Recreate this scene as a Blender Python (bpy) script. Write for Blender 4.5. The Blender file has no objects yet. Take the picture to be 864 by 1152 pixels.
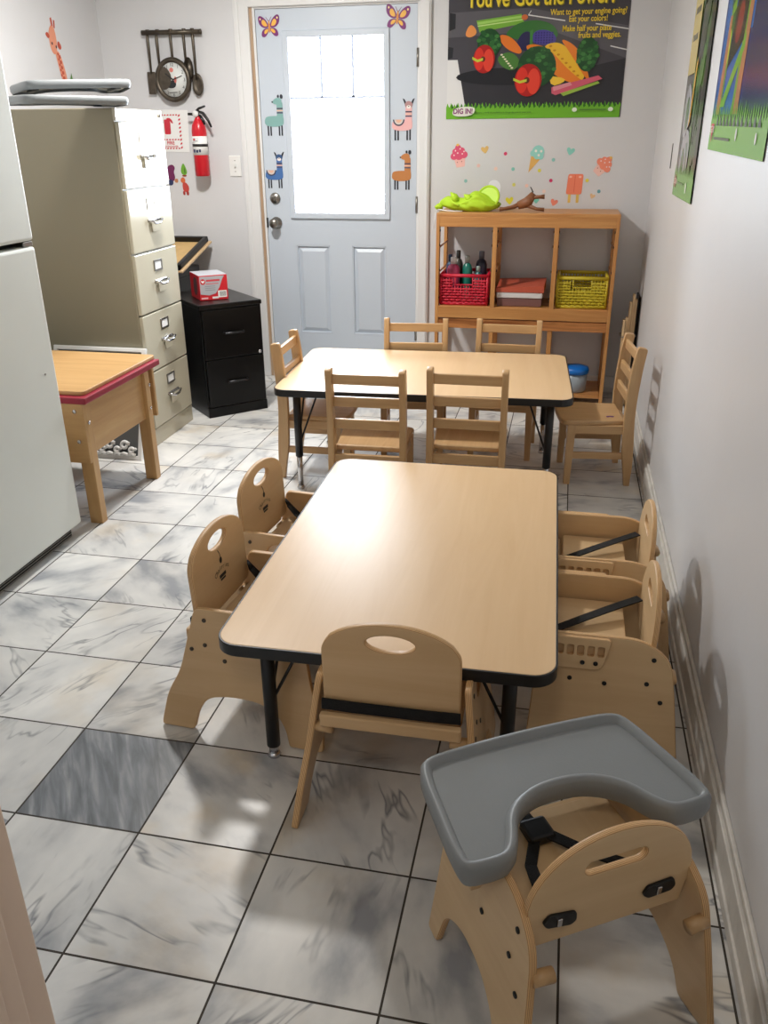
import bpy, bmesh, math, random
from math import pi, sin, cos, radians
from mathutils import Vector, Matrix
from mathutils.geometry import tessellate_polygon

random.seed(7)
SC = bpy.context.scene
COL = SC.collection
S = 0.3048            # tile size
XR, XL, YB, ZC = 1.555, -1.594, 3.80, 2.45

# ------------------------------------------------------------------ materials
def lin(c):
    return tuple(((v / 255) / 12.92 if v / 255 <= 0.04045 else ((v / 255 + 0.055) / 1.055) ** 2.4) for v in c) + (1.0,)

def newmat(name):
    m = bpy.data.materials.new(name); m.use_nodes = True
    nt = m.node_tree; b = nt.nodes['Principled BSDF']
    return m, nt, b

def plain(name, rgb, rough=0.5, metal=0.0, bump=0.0, bscale=60, var=0.0, vscale=8, spec=0.5, coat=0.0):
    m, nt, b = newmat(name)
    b.inputs['Base Color'].default_value = lin(rgb)
    b.inputs['Roughness'].default_value = rough
    b.inputs['Metallic'].default_value = metal
    b.inputs['Specular IOR Level'].default_value = spec
    b.inputs['Coat Weight'].default_value = coat
    tc = nt.nodes.new('ShaderNodeTexCoord')
    if var > 0:
        n = nt.nodes.new('ShaderNodeTexNoise'); n.inputs['Scale'].default_value = vscale; n.inputs['Detail'].default_value = 5
        nt.links.new(tc.outputs['Object'], n.inputs['Vector'])
        r = nt.nodes.new('ShaderNodeValToRGB'); c = lin(rgb)
        r.color_ramp.elements[0].position = 0.3; r.color_ramp.elements[1].position = 0.7
        r.color_ramp.elements[0].color = tuple(v * (1 - var) for v in c[:3]) + (1,)
        r.color_ramp.elements[1].color = tuple(min(1, v * (1 + var)) for v in c[:3]) + (1,)
        nt.links.new(n.outputs['Fac'], r.inputs['Fac']); nt.links.new(r.outputs['Color'], b.inputs['Base Color'])
    if bump > 0:
        n2 = nt.nodes.new('ShaderNodeTexNoise'); n2.inputs['Scale'].default_value = bscale; n2.inputs['Detail'].default_value = 4
        nt.links.new(tc.outputs['Object'], n2.inputs['Vector'])
        bp = nt.nodes.new('ShaderNodeBump'); bp.inputs['Strength'].default_value = bump; bp.inputs['Distance'].default_value = 0.004
        nt.links.new(n2.outputs['Fac'], bp.inputs['Height']); nt.links.new(bp.outputs['Normal'], b.inputs['Normal'])
    return m

def wood(name, c1, c2, axis='X', scale=1.0, rough=0.42, contrast=1.0, ply=None, rnd=True, coat=0.0, spec=0.5):
    """Stretched-noise grain along an axis of the part; ply = (dark,light) stripes on plate edges."""
    m, nt, b = newmat(name); L = nt.links
    tc = nt.nodes.new('ShaderNodeTexCoord')
    mp = nt.nodes.new('ShaderNodeMapping')
    sc = [14 * scale] * 3; sc['XYZ'.index(axis)] = 1.1 * scale
    mp.inputs['Scale'].default_value = sc
    if rnd:
        oi = nt.nodes.new('ShaderNodeObjectInfo'); mu = nt.nodes.new('ShaderNodeMath'); mu.operation = 'MULTIPLY'; mu.inputs[1].default_value = 37
        L.new(oi.outputs['Random'], mu.inputs[0])
        ad = nt.nodes.new('ShaderNodeVectorMath'); ad.operation = 'ADD'
        L.new(tc.outputs['Object'], ad.inputs[0]); L.new(mu.outputs[0], ad.inputs[1]); L.new(ad.outputs[0], mp.inputs['Vector'])
    else:
        L.new(tc.outputs['Object'], mp.inputs['Vector'])
    n = nt.nodes.new('ShaderNodeTexNoise'); n.inputs['Scale'].default_value = 1.6; n.inputs['Detail'].default_value = 6
    n.inputs['Distortion'].default_value = 0.9; n.inputs['Roughness'].default_value = 0.62
    L.new(mp.outputs[0], n.inputs['Vector'])
    r = nt.nodes.new('ShaderNodeValToRGB')
    r.color_ramp.elements[0].position = 0.5 - 0.2 / contrast; r.color_ramp.elements[1].position = 0.5 + 0.2 / contrast
    r.color_ramp.elements[0].color = lin(c2); r.color_ramp.elements[1].color = lin(c1)
    L.new(n.outputs['Fac'], r.inputs['Fac'])
    out = r.outputs['Color']
    if ply:
        at = nt.nodes.new('ShaderNodeAttribute'); at.attribute_name = 'ply'
        mu2 = nt.nodes.new('ShaderNodeMath'); mu2.operation = 'MULTIPLY'; mu2.inputs[1].default_value = 5.0
        fr = nt.nodes.new('ShaderNodeMath'); fr.operation = 'FRACT'
        gt = nt.nodes.new('ShaderNodeMath'); gt.operation = 'GREATER_THAN'; gt.inputs[1].default_value = 0.5
        L.new(at.outputs['Fac'], mu2.inputs[0]); L.new(mu2.outputs[0], fr.inputs[0]); L.new(fr.outputs[0], gt.inputs[0])
        mx = nt.nodes.new('ShaderNodeMix'); mx.data_type = 'RGBA'
        mx.inputs[6].default_value = lin(ply[0]); mx.inputs[7].default_value = lin(ply[1])
        L.new(gt.outputs[0], mx.inputs[0])
        out = mx.outputs[2]
    L.new(out, b.inputs['Base Color'])
    b.inputs['Roughness'].default_value = rough
    b.inputs['Specular IOR Level'].default_value = spec
    b.inputs['Coat Weight'].default_value = coat; b.inputs['Coat Roughness'].default_value = 0.25
    return m

def marble():
    m, nt, b = newmat('marble_tiles'); L = nt.links; N = nt.nodes.new
    def math_(op, a=None, v=None, v0=None):
        x = N('ShaderNodeMath'); x.operation = op
        if a is not None: L.new(a, x.inputs[0])
        if v0 is not None: x.inputs[0].default_value = v0
        if v is not None:
            if hasattr(v, 'links'): L.new(v, x.inputs[1])
            else: x.inputs[1].default_value = v
        return x.outputs[0]
    def vm(op, a, v=None):
        x = N('ShaderNodeVectorMath'); x.operation = op; L.new(a, x.inputs[0])
        if v is not None:
            if hasattr(v, 'links'): L.new(v, x.inputs[1])
            else: x.inputs[1].default_value = v
        return x.outputs[0]
    tc = N('ShaderNodeTexCoord')
    p = vm('MULTIPLY', tc.outputs['Object'], (1 / S, 1 / S, 0))
    cell = vm('FLOOR', p)
    fr = vm('FRACTION', p)
    wn = N('ShaderNodeTexWhiteNoise'); wn.noise_dimensions = '3D'; L.new(cell, wn.inputs['Vector'])
    sep = N('ShaderNodeSeparateXYZ'); L.new(fr, sep.inputs[0])
    # distance to the tile edge -> grout
    def edge(o):
        return math_('MINIMUM', o, math_('SUBTRACT', None, o, 1.0))
    ed = math_('MINIMUM', edge(sep.outputs[0]), edge(sep.outputs[1]))
    gro = math_('LESS_THAN', ed, 0.0075)
    # each tile turns and shifts its own marble
    rot = N('ShaderNodeVectorRotate'); rot.rotation_type = 'Z_AXIS'
    sw = N('ShaderNodeSeparateColor'); L.new(wn.outputs['Color'], sw.inputs[0])
    ang = math_('MULTIPLY', sw.outputs[0], 6.283)
    L.new(fr, rot.inputs['Vector']); L.new(ang, rot.inputs['Angle']); rot.inputs['Center'].default_value = (.5, .5, 0)
    q = vm('ADD', rot.outputs[0], vm('MULTIPLY', wn.outputs['Color'], (40, 40, 40)))
    st = vm('MULTIPLY', q, (0.9, 3.6, 1.0))
    nz = N('ShaderNodeTexNoise'); nz.inputs['Scale'].default_value = 0.85; nz.inputs['Detail'].default_value = 3.0; nz.inputs['Distortion'].default_value = 0.35
    nz.inputs['Roughness'].default_value = 0.55
    L.new(st, nz.inputs['Vector'])
    v = math_('ABSOLUTE', math_('SUBTRACT', nz.outputs['Fac'], 0.5))
    r1 = N('ShaderNodeValToRGB'); r1.color_ramp.elements[0].position = 0.0; r1.color_ramp.elements[1].position = 0.026
    r1.color_ramp.elements[0].color = (1, 1, 1, 1); r1.color_ramp.elements[1].color = (0, 0, 0, 1)
    L.new(v, r1.inputs['Fac'])
    gate = N('ShaderNodeTexNoise'); gate.inputs['Scale'].default_value = 1.7; gate.inputs['Detail'].default_value = 3
    L.new(vm('ADD', q, (9, 3, 1)), gate.inputs['Vector'])
    rg = N('ShaderNodeValToRGB'); rg.color_ramp.elements[0].position = 0.47; rg.color_ramp.elements[1].position = 0.64
    L.new(gate.outputs['Fac'], rg.inputs['Fac'])
    vein = math_('MULTIPLY', r1.outputs['Color'], rg.outputs['Color'])
    # cloudy grey
    cl = N('ShaderNodeTexNoise'); cl.inputs['Scale'].default_value = 1.25; cl.inputs['Detail'].default_value = 6; cl.inputs['Roughness'].default_value = 0.5
    L.new(vm('MULTIPLY', q, (1.0, 1.8, 1.0)), cl.inputs['Vector'])
    rc = N('ShaderNodeValToRGB'); e = rc.color_ramp.elements
    e[0].position = 0.30; e[0].color = lin((150, 153, 158)); e[1].position = 0.66; e[1].color = lin((226, 225, 221))
    k = e.new(0.46); k.color = lin((205, 205, 203))
    L.new(cl.outputs['Fac'], rc.inputs['Fac'])
    # ochre stain in some tiles
    oc = N('ShaderNodeTexNoise'); oc.inputs['Scale'].default_value = 1.3; oc.inputs['Detail'].default_value = 4
    L.new(vm('ADD', q, (3, 17, 5)), oc.inputs['Vector'])
    ro = N('ShaderNodeValToRGB'); ro.color_ramp.elements[0].position = 0.52; ro.color_ramp.elements[1].position = 0.78
    L.new(oc.outputs['Fac'], ro.inputs['Fac'])
    of = math_('MULTIPLY', ro.outputs['Color'], math_('MULTIPLY', sw.outputs[1], 0.85))
    mo = N('ShaderNodeMix'); mo.data_type = 'RGBA'; L.new(of, mo.inputs[0]); L.new(rc.outputs['Color'], mo.inputs[6]); mo.inputs[7].default_value = lin((200, 178, 140))
    mv = N('ShaderNodeMix'); mv.data_type = 'RGBA'; L.new(math_('MULTIPLY', vein, 0.72), mv.inputs[0]); L.new(mo.outputs[2], mv.inputs[6]); mv.inputs[7].default_value = lin((78, 84, 96))
    # the one dark grey tile
    gs = N('ShaderNodeTexNoise'); gs.inputs['Scale'].default_value = 1.6; gs.inputs['Detail'].default_value = 7; gs.inputs['Distortion'].default_value = 0.5
    vr = N('ShaderNodeVectorRotate'); vr.rotation_type = 'Z_AXIS'; vr.inputs['Angle'].default_value = radians(-33); L.new(p, vr.inputs['Vector'])
    L.new(vm('MULTIPLY', vr.outputs[0], (9.0, 1.2, 1.0)), gs.inputs['Vector'])
    rgt = N('ShaderNodeValToRGB'); e = rgt.color_ramp.elements
    e[0].position = 0.34; e[0].color = lin((92, 96, 101)); e[1].position = 0.78; e[1].color = lin((160, 162, 164))
    k = e.new(0.52); k.color = lin((116, 120, 125))
    L.new(gs.outputs['Fac'], rgt.inputs['Fac'])
    d = N('ShaderNodeVectorMath'); d.operation = 'DISTANCE'; L.new(cell, d.inputs[0]); d.inputs[1].default_value = (0, 0, 0)
    isg = math_('LESS_THAN', d.outputs['Value'], 0.5)
    mg = N('ShaderNodeMix'); mg.data_type = 'RGBA'; L.new(isg, mg.inputs[0]); L.new(mv.outputs[2], mg.inputs[6]); L.new(rgt.outputs['Color'], mg.inputs[7])
    # tile to tile brightness
    hs = N('ShaderNodeHueSaturation'); L.new(mg.outputs[2], hs.inputs['Color'])
    L.new(math_('ADD', math_('MULTIPLY', sw.outputs[2], 0.16), 0.90), hs.inputs['Value'])
    mgr = N('ShaderNodeMix'); mgr.data_type = 'RGBA'; L.new(gro, mgr.inputs[0]); L.new(hs.outputs['Color'], mgr.inputs[6]); mgr.inputs[7].default_value = lin((62, 56, 50))
    L.new(mgr.outputs[2], b.inputs['Base Color'])
    rr = N('ShaderNodeMix'); L.new(gro, rr.inputs[0]); rr.inputs[2].default_value = 0.34; rr.inputs[3].default_value = 0.8
    L.new(rr.outputs[0], b.inputs['Roughness'])
    b.inputs['Specular IOR Level'].default_value = 0.4
    bp = N('ShaderNodeBump'); bp.inputs['Strength'].default_value = 0.5; bp.inputs['Distance'].default_value = 0.002
    L.new(math_('SUBTRACT', None, gro, 1.0), bp.inputs['Height']); L.new(bp.outputs['Normal'], b.inputs['Normal'])
    return m

def glassmat():
    m = bpy.data.materials.new('window_glass'); m.use_nodes = True; nt = m.node_tree; nt.nodes.clear()
    o = nt.nodes.new('ShaderNodeOutputMaterial'); t = nt.nodes.new('ShaderNodeBsdfTransparent'); g = nt.nodes.new('ShaderNodeBsdfGlossy')
    g.inputs['Roughness'].default_value = 0.03; t.inputs['Color'].default_value = (.96, .98, 1, 1)
    f = nt.nodes.new('ShaderNodeFresnel'); f.inputs['IOR'].default_value = 1.4; mx = nt.nodes.new('ShaderNodeMixShader')
    nt.links.new(f.outputs[0], mx.inputs[0]); nt.links.new(t.outputs[0], mx.inputs[1]); nt.links.new(g.outputs[0], mx.inputs[2]); nt.links.new(mx.outputs[0], o.inputs[0])
    return m

M = {}
M['wall'] = plain('painted_wall', (212, 212, 214), 0.55, bump=0.12, bscale=90, var=0.02, vscale=2)
M['wall_gloss'] = plain('satin_wall', (214, 214, 216), 0.42, bump=0.1, bscale=50, var=0.02, vscale=2)
M['ceiling'] = plain('ceiling_paint', (225, 224, 220), 0.8)
M['trim'] = plain('white_trim_paint', (224, 224, 224), 0.4, bump=0.08, bscale=40)
M['oldtrim'] = plain('worn_trim_paint', (205, 202, 196), 0.5, var=0.12, vscale=14, bump=0.3, bscale=30)
M['jamb'] = plain('beige_jamb_paint', (238, 214, 194), 0.5, var=0.03, vscale=6)
M['rawwood'] = wood('raw_wood_strip', (186, 160, 134), (158, 128, 102), 'Z', 1.0, 0.7)
M['door'] = plain('pale_blue_door', (196, 205, 216), 0.38, bump=0.03, bscale=30)
M['floor'] = marble()
M['glass'] = glassmat()
M['muntin'] = bpy.data.materials.new('white_muntin'); M['muntin'].use_nodes = True; _n = M['muntin'].node_tree; _n.nodes.clear()
_o = _n.nodes.new('ShaderNodeOutputMaterial'); _d = _n.nodes.new('ShaderNodeBsdfDiffuse'); _t = _n.nodes.new('ShaderNodeBsdfTranslucent'); _a = _n.nodes.new('ShaderNodeAddShader')
_d.inputs[0].default_value = (.42, .42, .47, 1); _t.inputs[0].default_value = (.006, .006, .007, 1)
_n.links.new(_d.outputs[0], _a.inputs[0]); _n.links.new(_t.outputs[0], _a.inputs[1]); _n.links.new(_a.outputs[0], _o.inputs[0])
M['nickel'] = plain('satin_nickel', (150, 146, 140), 0.3, 1.0)
M['chrome'] = plain('chrome', (205, 205, 208), 0.18, 1.0)
M['black'] = plain('black_plastic', (14, 14, 15), 0.42)
M['blackmetal'] = plain('black_enamel', (5, 5, 6), 0.3, bump=0.05, bscale=150, spec=0.3)
M['webbing'] = plain('black_webbing', (9, 9, 10), 0.85, bump=0.5, bscale=400)
M['white'] = plain('white_plastic', (230, 230, 228), 0.4)
M['fridge'] = plain('fridge_enamel', (222, 226, 221), 0.42, bump=0.06, bscale=220, var=0.02, vscale=3)
M['fridgegrey'] = plain('fridge_grille_grey', (150, 148, 142), 0.6)
M['dark'] = plain('dark_gap', (28, 28, 28), 0.7)
M['beige'] = plain('beige_enamel_shaded', (142, 135, 115), 0.36, bump=0.05, bscale=180)  # cabinet body: shade on its side put into the colour, darker than drawers
M['beigelt'] = plain('beige_drawer_enamel', (190, 184, 164), 0.14, bump=0.03, bscale=150)
M['paper'] = plain('paper', (236, 236, 234), 0.7)
M['card'] = plain('cardboard', (200, 166, 112), 0.7, var=0.08, vscale=20)
M['traygrey'] = plain('grey_plastic', (128, 132, 134), 0.42, bump=0.05, bscale=200)
M['traydark'] = plain('grey_plastic_underside', (104, 107, 109), 0.5)
M['red'] = plain('red_enamel', (200, 26, 40), 0.28)
M['redband'] = plain('red_vinyl_band', (140, 22, 46), 0.45)
M['redbox'] = plain('red_card', (206, 30, 44), 0.4)
M['greybox'] = plain('grey_card', (176, 178, 184), 0.4)
M['bronze'] = plain('aged_bronze', (88, 80, 70), 0.38, 0.75, var=0.25, vscale=30)
M['clockface'] = plain('clock_dial', (214, 216, 214), 0.5)
M['lime'] = plain('lime_fabric', (178, 216, 40), 0.7, bump=0.3, bscale=60)
M['limelt'] = plain('lime_mesh', (198, 232, 96), 0.7)
M['toywood'] = wood('toy_brown_wood', (150, 98, 62), (112, 66, 38), 'X', 2.0, 0.5)
M['redbasket'] = plain('red_wicker', (196, 24, 52), 0.5, bump=0.3, bscale=120)
M['yelbasket'] = plain('yellow_wicker', (196, 176, 40), 0.5, bump=0.3, bscale=120)
M['blue'] = plain('blue_plastic', (10, 110, 200), 0.35)
M['clear'] = plain('cloudy_plastic', (150, 160, 168), 0.35)
pinelist = ((206, 152, 92), (176, 116, 62))
for a in 'XYZ':
    M['pine' + a] = wood('pine_' + a.lower(), pinelist[0], pinelist[1], a, 1.0, 0.4, 0.9)
    M['birch' + a] = wood('birch_ply_' + a.lower(), (214, 180, 136), (201, 164, 118), a, 0.8, 0.36, 0.8, coat=0.12)
    M['pale' + a] = wood('pale_ply_' + a.lower(), (220, 190, 148), (207, 174, 130), a, 0.8, 0.4, 0.8, coat=0.1)
    M['oak' + a] = wood('chair_hardwood_' + a.lower(), (204, 168, 122), (184, 145, 100), a, 1.2, 0.38, 0.9, coat=0.15)
    M['table' + a] = wood('table_birch_' + a.lower(), (200, 162, 110), (178, 136, 86), a, 1.0, 0.4, 0.8)
M['pinedk'] = wood('pine_knotty', (196, 132, 76), (128, 72, 34), 'X', 1.5, 0.4, 1.3)
M['plyedge'] = wood('ply_edge', (210, 170, 120), (190, 150, 100), 'X', ply=((178, 134, 86), (222, 184, 134)), rough=0.45)
M['lam'] = wood('maple_laminate', (224, 192, 152), (214, 179, 136), 'Y', 0.7, 0.33, 0.75, rnd=True, spec=0.28)

# ------------------------------------------------------------------ object helpers
def tagit(o, label=None, cat=None, group=None, kind=None):
    if label: o['label'] = label
    if cat: o['category'] = cat
    if group: o['group'] = group
    if kind: o['kind'] = kind
    return o

def empty(name, loc=(0, 0, 0), rz=0.0, label=None, cat=None, group=None, kind=None):
    o = bpy.data.objects.new(name, None); COL.objects.link(o); o.empty_display_size = 0.05
    o.location = loc; o.rotation_euler = (0, 0, rz)
    return tagit(o, label, cat, group, kind)

def T3(o, u, v, n):
    u, v, n = Vector(u).normalized(), Vector(v).normalized(), Vector(n).normalized()
    m = Matrix.Identity(4)
    for i, a in enumerate((u, v, n)):
        for r in range(3): m[r][i] = a[r]
    m.translation = Vector(o)
    return m

def plate_mesh(outlines, thick, bevel=0.0, res=2):
    """2D outlines (first = outer, others = holes) -> solid plate, centred on z=0."""
    cu = bpy.data.curves.new('tmp', 'CURVE'); cu.dimensions = '2D'; cu.fill_mode = 'BOTH'
    cu.bevel_depth = bevel; cu.bevel_resolution = res; cu.extrude = max(1e-5, thick / 2 - bevel); cu.offset = -bevel
    for pts in outlines:
        s = cu.splines.new('POLY'); s.points.add(len(pts) - 1); s.use_cyclic_u = True
        for p, (x, y) in zip(s.points, pts): p.co = (x, y, 0, 1)
    o = bpy.data.objects.new('tmp', cu); COL.objects.link(o)
    dg = bpy.context.evaluated_depsgraph_get(); dg.update()
    me = bpy.data.meshes.new_from_object(o.evaluated_get(dg))
    bpy.data.objects.remove(o); bpy.data.curves.remove(cu)
    return me

def text_mesh(txt, size, bold=0.0, shear=0.0, align='LEFT'):
    cu = bpy.data.curves.new('tmpt', 'FONT'); cu.body = txt; cu.size = size; cu.offset = bold; cu.shear = shear; cu.align_x = align
    cu.fill_mode = 'BOTH' if False else 'FRONT'; cu.resolution_u = 3
    o = bpy.data.objects.new('tmpt', cu); COL.objects.link(o)
    dg = bpy.context.evaluated_depsgraph_get(); dg.update()
    me = bpy.data.meshes.new_from_object(o.evaluated_get(dg))
    bpy.data.objects.remove(o); bpy.data.curves.remove(cu)
    return me

class MB:
    def __init__(s):
        s.bm = bmesh.new(); s.ply = s.bm.verts.layers.float.new('ply'); s.mats = []
    def mi(s, m):
        if m not in s.mats: s.mats.append(m)
        return s.mats.index(m)
    def _new(s, faces, m):
        i = s.mi(m)
        for f in faces: f.material_index = i
    def box(s, x0, x1, y0, y1, z0, z1, m, bev=0.0, mat=None, seg=2):
        vs = [s.bm.verts.new(c) for c in ((x0, y0, z0), (x1, y0, z0), (x1, y1, z0), (x0, y1, z0), (x0, y0, z1), (x1, y0, z1), (x1, y1, z1), (x0, y1, z1))]
        fs = [s.bm.faces.new([vs[i] for i in q]) for q in ((3, 2, 1, 0), (4, 5, 6, 7), (0, 1, 5, 4), (1, 2, 6, 5), (2, 3, 7, 6), (3, 0, 4, 7))]
        i = s.mi(m)
        for f in fs: f.material_index = i
        allv = set(vs)
        if bev > 0:
            es = set(e for f in fs for e in f.edges)
            r = bmesh.ops.bevel(s.bm, geom=list(es), offset=bev, segments=seg, affect='EDGES', profile=0.5, material=i)
            allv = set(v for v in vs if v.is_valid) | set(r['verts'])
        if mat is not None:
            for v in allv: v.co = mat @ v.co
        return s
    def quadprism(s, bottom, top, m):
        b = [s.bm.verts.new(c) for c in bottom]; t = [s.bm.verts.new(c) for c in top]; n = len(b); fs = []
        fs.append(s.bm.faces.new(b[::-1])); fs.append(s.bm.faces.new(t))
        for i in range(n): fs.append(s.bm.faces.new((b[i], b[(i + 1) % n], t[(i + 1) % n], t[i])))
        s._new(fs, m); return s
    def tube(s, pts, r, m, n=10, caps=True, flat=None):
        """flat=(w,t,up): ribbon-like section instead of round."""
        pts = [Vector(p) for p in pts]; k = len(pts); rs = r if isinstance(r, (list, tuple)) else [r] * k
        rings = []; prev = None
        for i, p in enumerate(pts):
            d = (pts[min(i + 1, k - 1)] - pts[max(i - 1, 0)]).normalized()
            if flat: u = Vector(flat[2]) - d * d.dot(Vector(flat[2]))
            elif prev is None:
                u = Vector((0, 0, 1)) if abs(d.z) < 0.9 else Vector((1, 0, 0)); u = u - d * d.dot(u)
            else: u = prev - d * d.dot(prev)
            u.normalize(); prev = u; w = d.cross(u)
            if flat:
                a, t = flat[0] / 2, flat[1] / 2
                rings.append([s.bm.verts.new(p + w * x * a + u * y * t) for x, y in ((-1, -1), (1, -1), (1, 1), (-1, 1))])
            else:
                rings.append([s.bm.verts.new(p + (u * cos(2 * pi * j / n) + w * sin(2 * pi * j / n)) * rs[i]) for j in range(n)])
        fs = []; n = len(rings[0])
        for a, b in zip(rings, rings[1:]):
            for j in range(n): fs.append(s.bm.faces.new((a[j], a[(j + 1) % n], b[(j + 1) % n], b[j])))
        if caps: fs.append(s.bm.faces.new(rings[0][::-1])); fs.append(s.bm.faces.new(rings[-1]))
        for f in fs: f.smooth = not flat
        s._new(fs, m); return s
    def cyl(s, p0, p1, r, m, n=16, r1=None): return s.tube([p0, p1], [r, r if r1 is None else r1], m, n)
    def lathe(s, prof, o, m, n=20, axis='Z', sx=1.0, sy=1.0):
        o = Vector(o); rings = []
        for r, h in prof:
            ring = []
            for j in range(n):
                a = 2 * pi * j / n; x, y = max(r, 1e-5) * cos(a) * sx, max(r, 1e-5) * sin(a) * sy
                c = {'Z': (x, y, h), 'Y': (x, -h, y), 'X': (h, x, y)}[axis]
                ring.append(s.bm.verts.new(o + Vector(c)))
            rings.append(ring)
        fs = []
        for a, b in zip(rings, rings[1:]):
            for j in range(n): fs.append(s.bm.faces.new((a[j], a[(j + 1) % n], b[(j + 1) % n], b[j])))
        for f in fs: f.smooth = True
        fs.append(s.bm.faces.new(rings[0][::-1])); fs.append(s.bm.faces.new(rings[-1]))
        s._new(fs, m); return s
    def mesh(s, me, mat, m, edge=None, ply=None):
        """Merge a mesh; faces not facing +-z locally take `edge` material; ply = thickness."""
        n0 = len(s.bm.verts); f0 = len(s.bm.faces)
        s.bm.from_mesh(me); s.bm.verts.ensure_lookup_table(); s.bm.faces.ensure_lookup_table()
        ia = s.mi(m); ie = s.mi(edge) if edge else ia
        for f in s.bm.faces[f0:]:
            f.normal_update(); f.material_index = ia if abs(f.normal.z) > 0.9 else ie
        for v in s.bm.verts[n0:]:
            if ply: v[s.ply] = v.co.z / ply + 0.5
            v.co = mat @ v.co
        if mat.to_3x3().determinant() < 0: bmesh.ops.reverse_faces(s.bm, faces=s.bm.faces[f0:])
        bpy.data.meshes.remove(me); return s
    def plate(s, outlines, thick, mat, m, edge=None, bev=0.0, res=2):
        return s.mesh(plate_mesh(outlines, thick, bev, res), mat, m, edge, thick)
    def poly(s, pts, z, mat, m):
        """flat polygon lying at height z of frame mat"""
        vs = [s.bm.verts.new(mat @ Vector((x, y, z))) for x, y in pts]
        a = sum(pts[i][0] * pts[(i + 1) % len(pts)][1] - pts[(i + 1) % len(pts)][0] * pts[i][1] for i in range(len(pts)))
        tri = tessellate_polygon([[Vector((x, y, 0)) for x, y in pts]])
        fs = []
        for t in tri:
            c = [pts[i] for i in t]; ar = (c[1][0] - c[0][0]) * (c[2][1] - c[0][1]) - (c[2][0] - c[0][0]) * (c[1][1] - c[0][1])
            if abs(ar) < 1e-12: continue
            q = t if ar > 0 else t[::-1]
            try: fs.append(s.bm.faces.new([vs[i] for i in q]))
            except ValueError: pass
        s._new(fs, m); return s
    def text(s, txt, size, x, y, z, mat, m, bold=0.0, sx=1.0, rot=0.0, align='LEFT', shear=0.0):
        me = text_mesh(txt, size, bold, shear, align)
        t = mat @ Matrix.Translation((x, y, z)) @ Matrix.Rotation(rot, 4, 'Z') @ Matrix.Diagonal((sx, 1, 1, 1))
        return s.mesh(me, t, m)
    def smooth(s, on=True):
        for f in s.bm.faces: f.smooth = on
        return s
    def build(s, name, parent=None, smooth=None):
        me = bpy.data.meshes.new(name)
        if smooth is not None: s.smooth(smooth)
        s.bm.normal_update(); s.bm.to_mesh(me); s.bm.free()
        for m in s.mats: me.materials.append(m)
        o = bpy.data.objects.new(name, me); COL.objects.link(o)
        if parent: o.parent = parent
        return o

def autosmooth(o, ang=35):
    for p in o.data.polygons: p.use_smooth = True
    o.data.set_sharp_from_angle(angle=radians(ang)); return o

def copy_tree(o, parent=None):
    c = o.copy(); COL.objects.link(c); c.parent = parent
    for ch in [x for x in bpy.data.objects if x.parent == o]: copy_tree(ch, c)
    return c

def rrect(x0, x1, y0, y1, r, n=6):
    out = []
    for cx, cy, a0 in ((x1 - r, y1 - r, 0), (x0 + r, y1 - r, 90), (x0 + r, y0 + r, 180), (x1 - r, y0 + r, 270)):
        for i in range(n + 1):
            a = radians(a0 + 90 * i / n); out.append((cx + r * cos(a), cy + r * sin(a)))
    return out

def ell(cx, cy, a, b, n=24, rot=0.0):
    return [(cx + a * cos(t) * cos(rot) - b * sin(t) * sin(rot), cy + a * cos(t) * sin(rot) + b * sin(t) * cos(rot)) for t in [2 * pi * i / n for i in range(n)]]

def smooth_loop(pts, it=2):
    """Chaikin corner cutting of a closed loop."""
    for _ in range(it):
        q = []
        for i in range(len(pts)):
            a, b = pts[i], pts[(i + 1) % len(pts)]
            q += [(a[0] * .75 + b[0] * .25, a[1] * .75 + b[1] * .25), (a[0] * .25 + b[0] * .75, a[1] * .25 + b[1] * .75)]
        pts = q
    return pts

def roundc(pts, r, n=4):
    """Round the corners of a polygon; r a number or a list."""
    out = []; k = len(pts)
    for i in range(k):
        p0, p, p2 = Vector(pts[i - 1]), Vector(pts[i]), Vector(pts[(i + 1) % k]); rr = r[i] if isinstance(r, (list, tuple)) else r
        if rr <= 0: out.append(tuple(p)); continue
        a, b = (p0 - p), (p2 - p); d = min(rr, a.length * .48, b.length * .48)
        A, B = p + a.normalized() * d, p + b.normalized() * d
        for j in range(n + 1):
            t = j / n; out.append(tuple(A * (1 - t) ** 2 + p * 2 * t * (1 - t) + B * t ** 2))
    return out

WB = T3((0, YB, 0), (1, 0, 0), (0, 0, 1), (0, -1, 0))       # back wall frame: (X, Z)
WR = T3((XR, 0, 0), (0, -1, 0), (0, 0, 1), (-1, 0, 0))      # right wall frame: (-Y, Z)
WL = T3((XL, 0, 0), (0, 1, 0), (0, 0, 1), (1, 0, 0))        # left wall frame: (Y, Z)

# ------------------------------------------------------------------ room shell
Y0 = -2.3
MB().box(XL - .1, XR + .1, Y0 - .1, YB + .12, -.06, 0, M['floor']).build('floor')['kind'] = 'structure'
MB().box(XL - .1, XR + .1, Y0 - .1, YB + .12, ZC, ZC + .06, M['ceiling']).build('ceiling')['kind'] = 'structure'
DX0, DX1, DZ = -.672, .288, 2.065      # rough opening
b = MB()
b.box(XL, DX0, YB, YB + .12, 0, ZC, M['wall']); b.box(DX1, XR, YB, YB + .12, 0, ZC, M['wall']); b.box(DX0, DX1, YB, YB + .12, DZ, ZC, M['wall'])
b.build('wall_back')['kind'] = 'structure'
MB().box(XL - .1, XL, Y0, YB + .12, 0, ZC, M['wall']).build('wall_left')['kind'] = 'structure'
MB().box(XR, XR + .1, Y0, YB + .12, 0, ZC, M['wall_gloss']).build('wall_right')['kind'] = 'structure'
MB().box(XL, XR, Y0 - .1, Y0, 0, ZC, M['wall']).build('wall_rear')['kind'] = 'structure'
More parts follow.
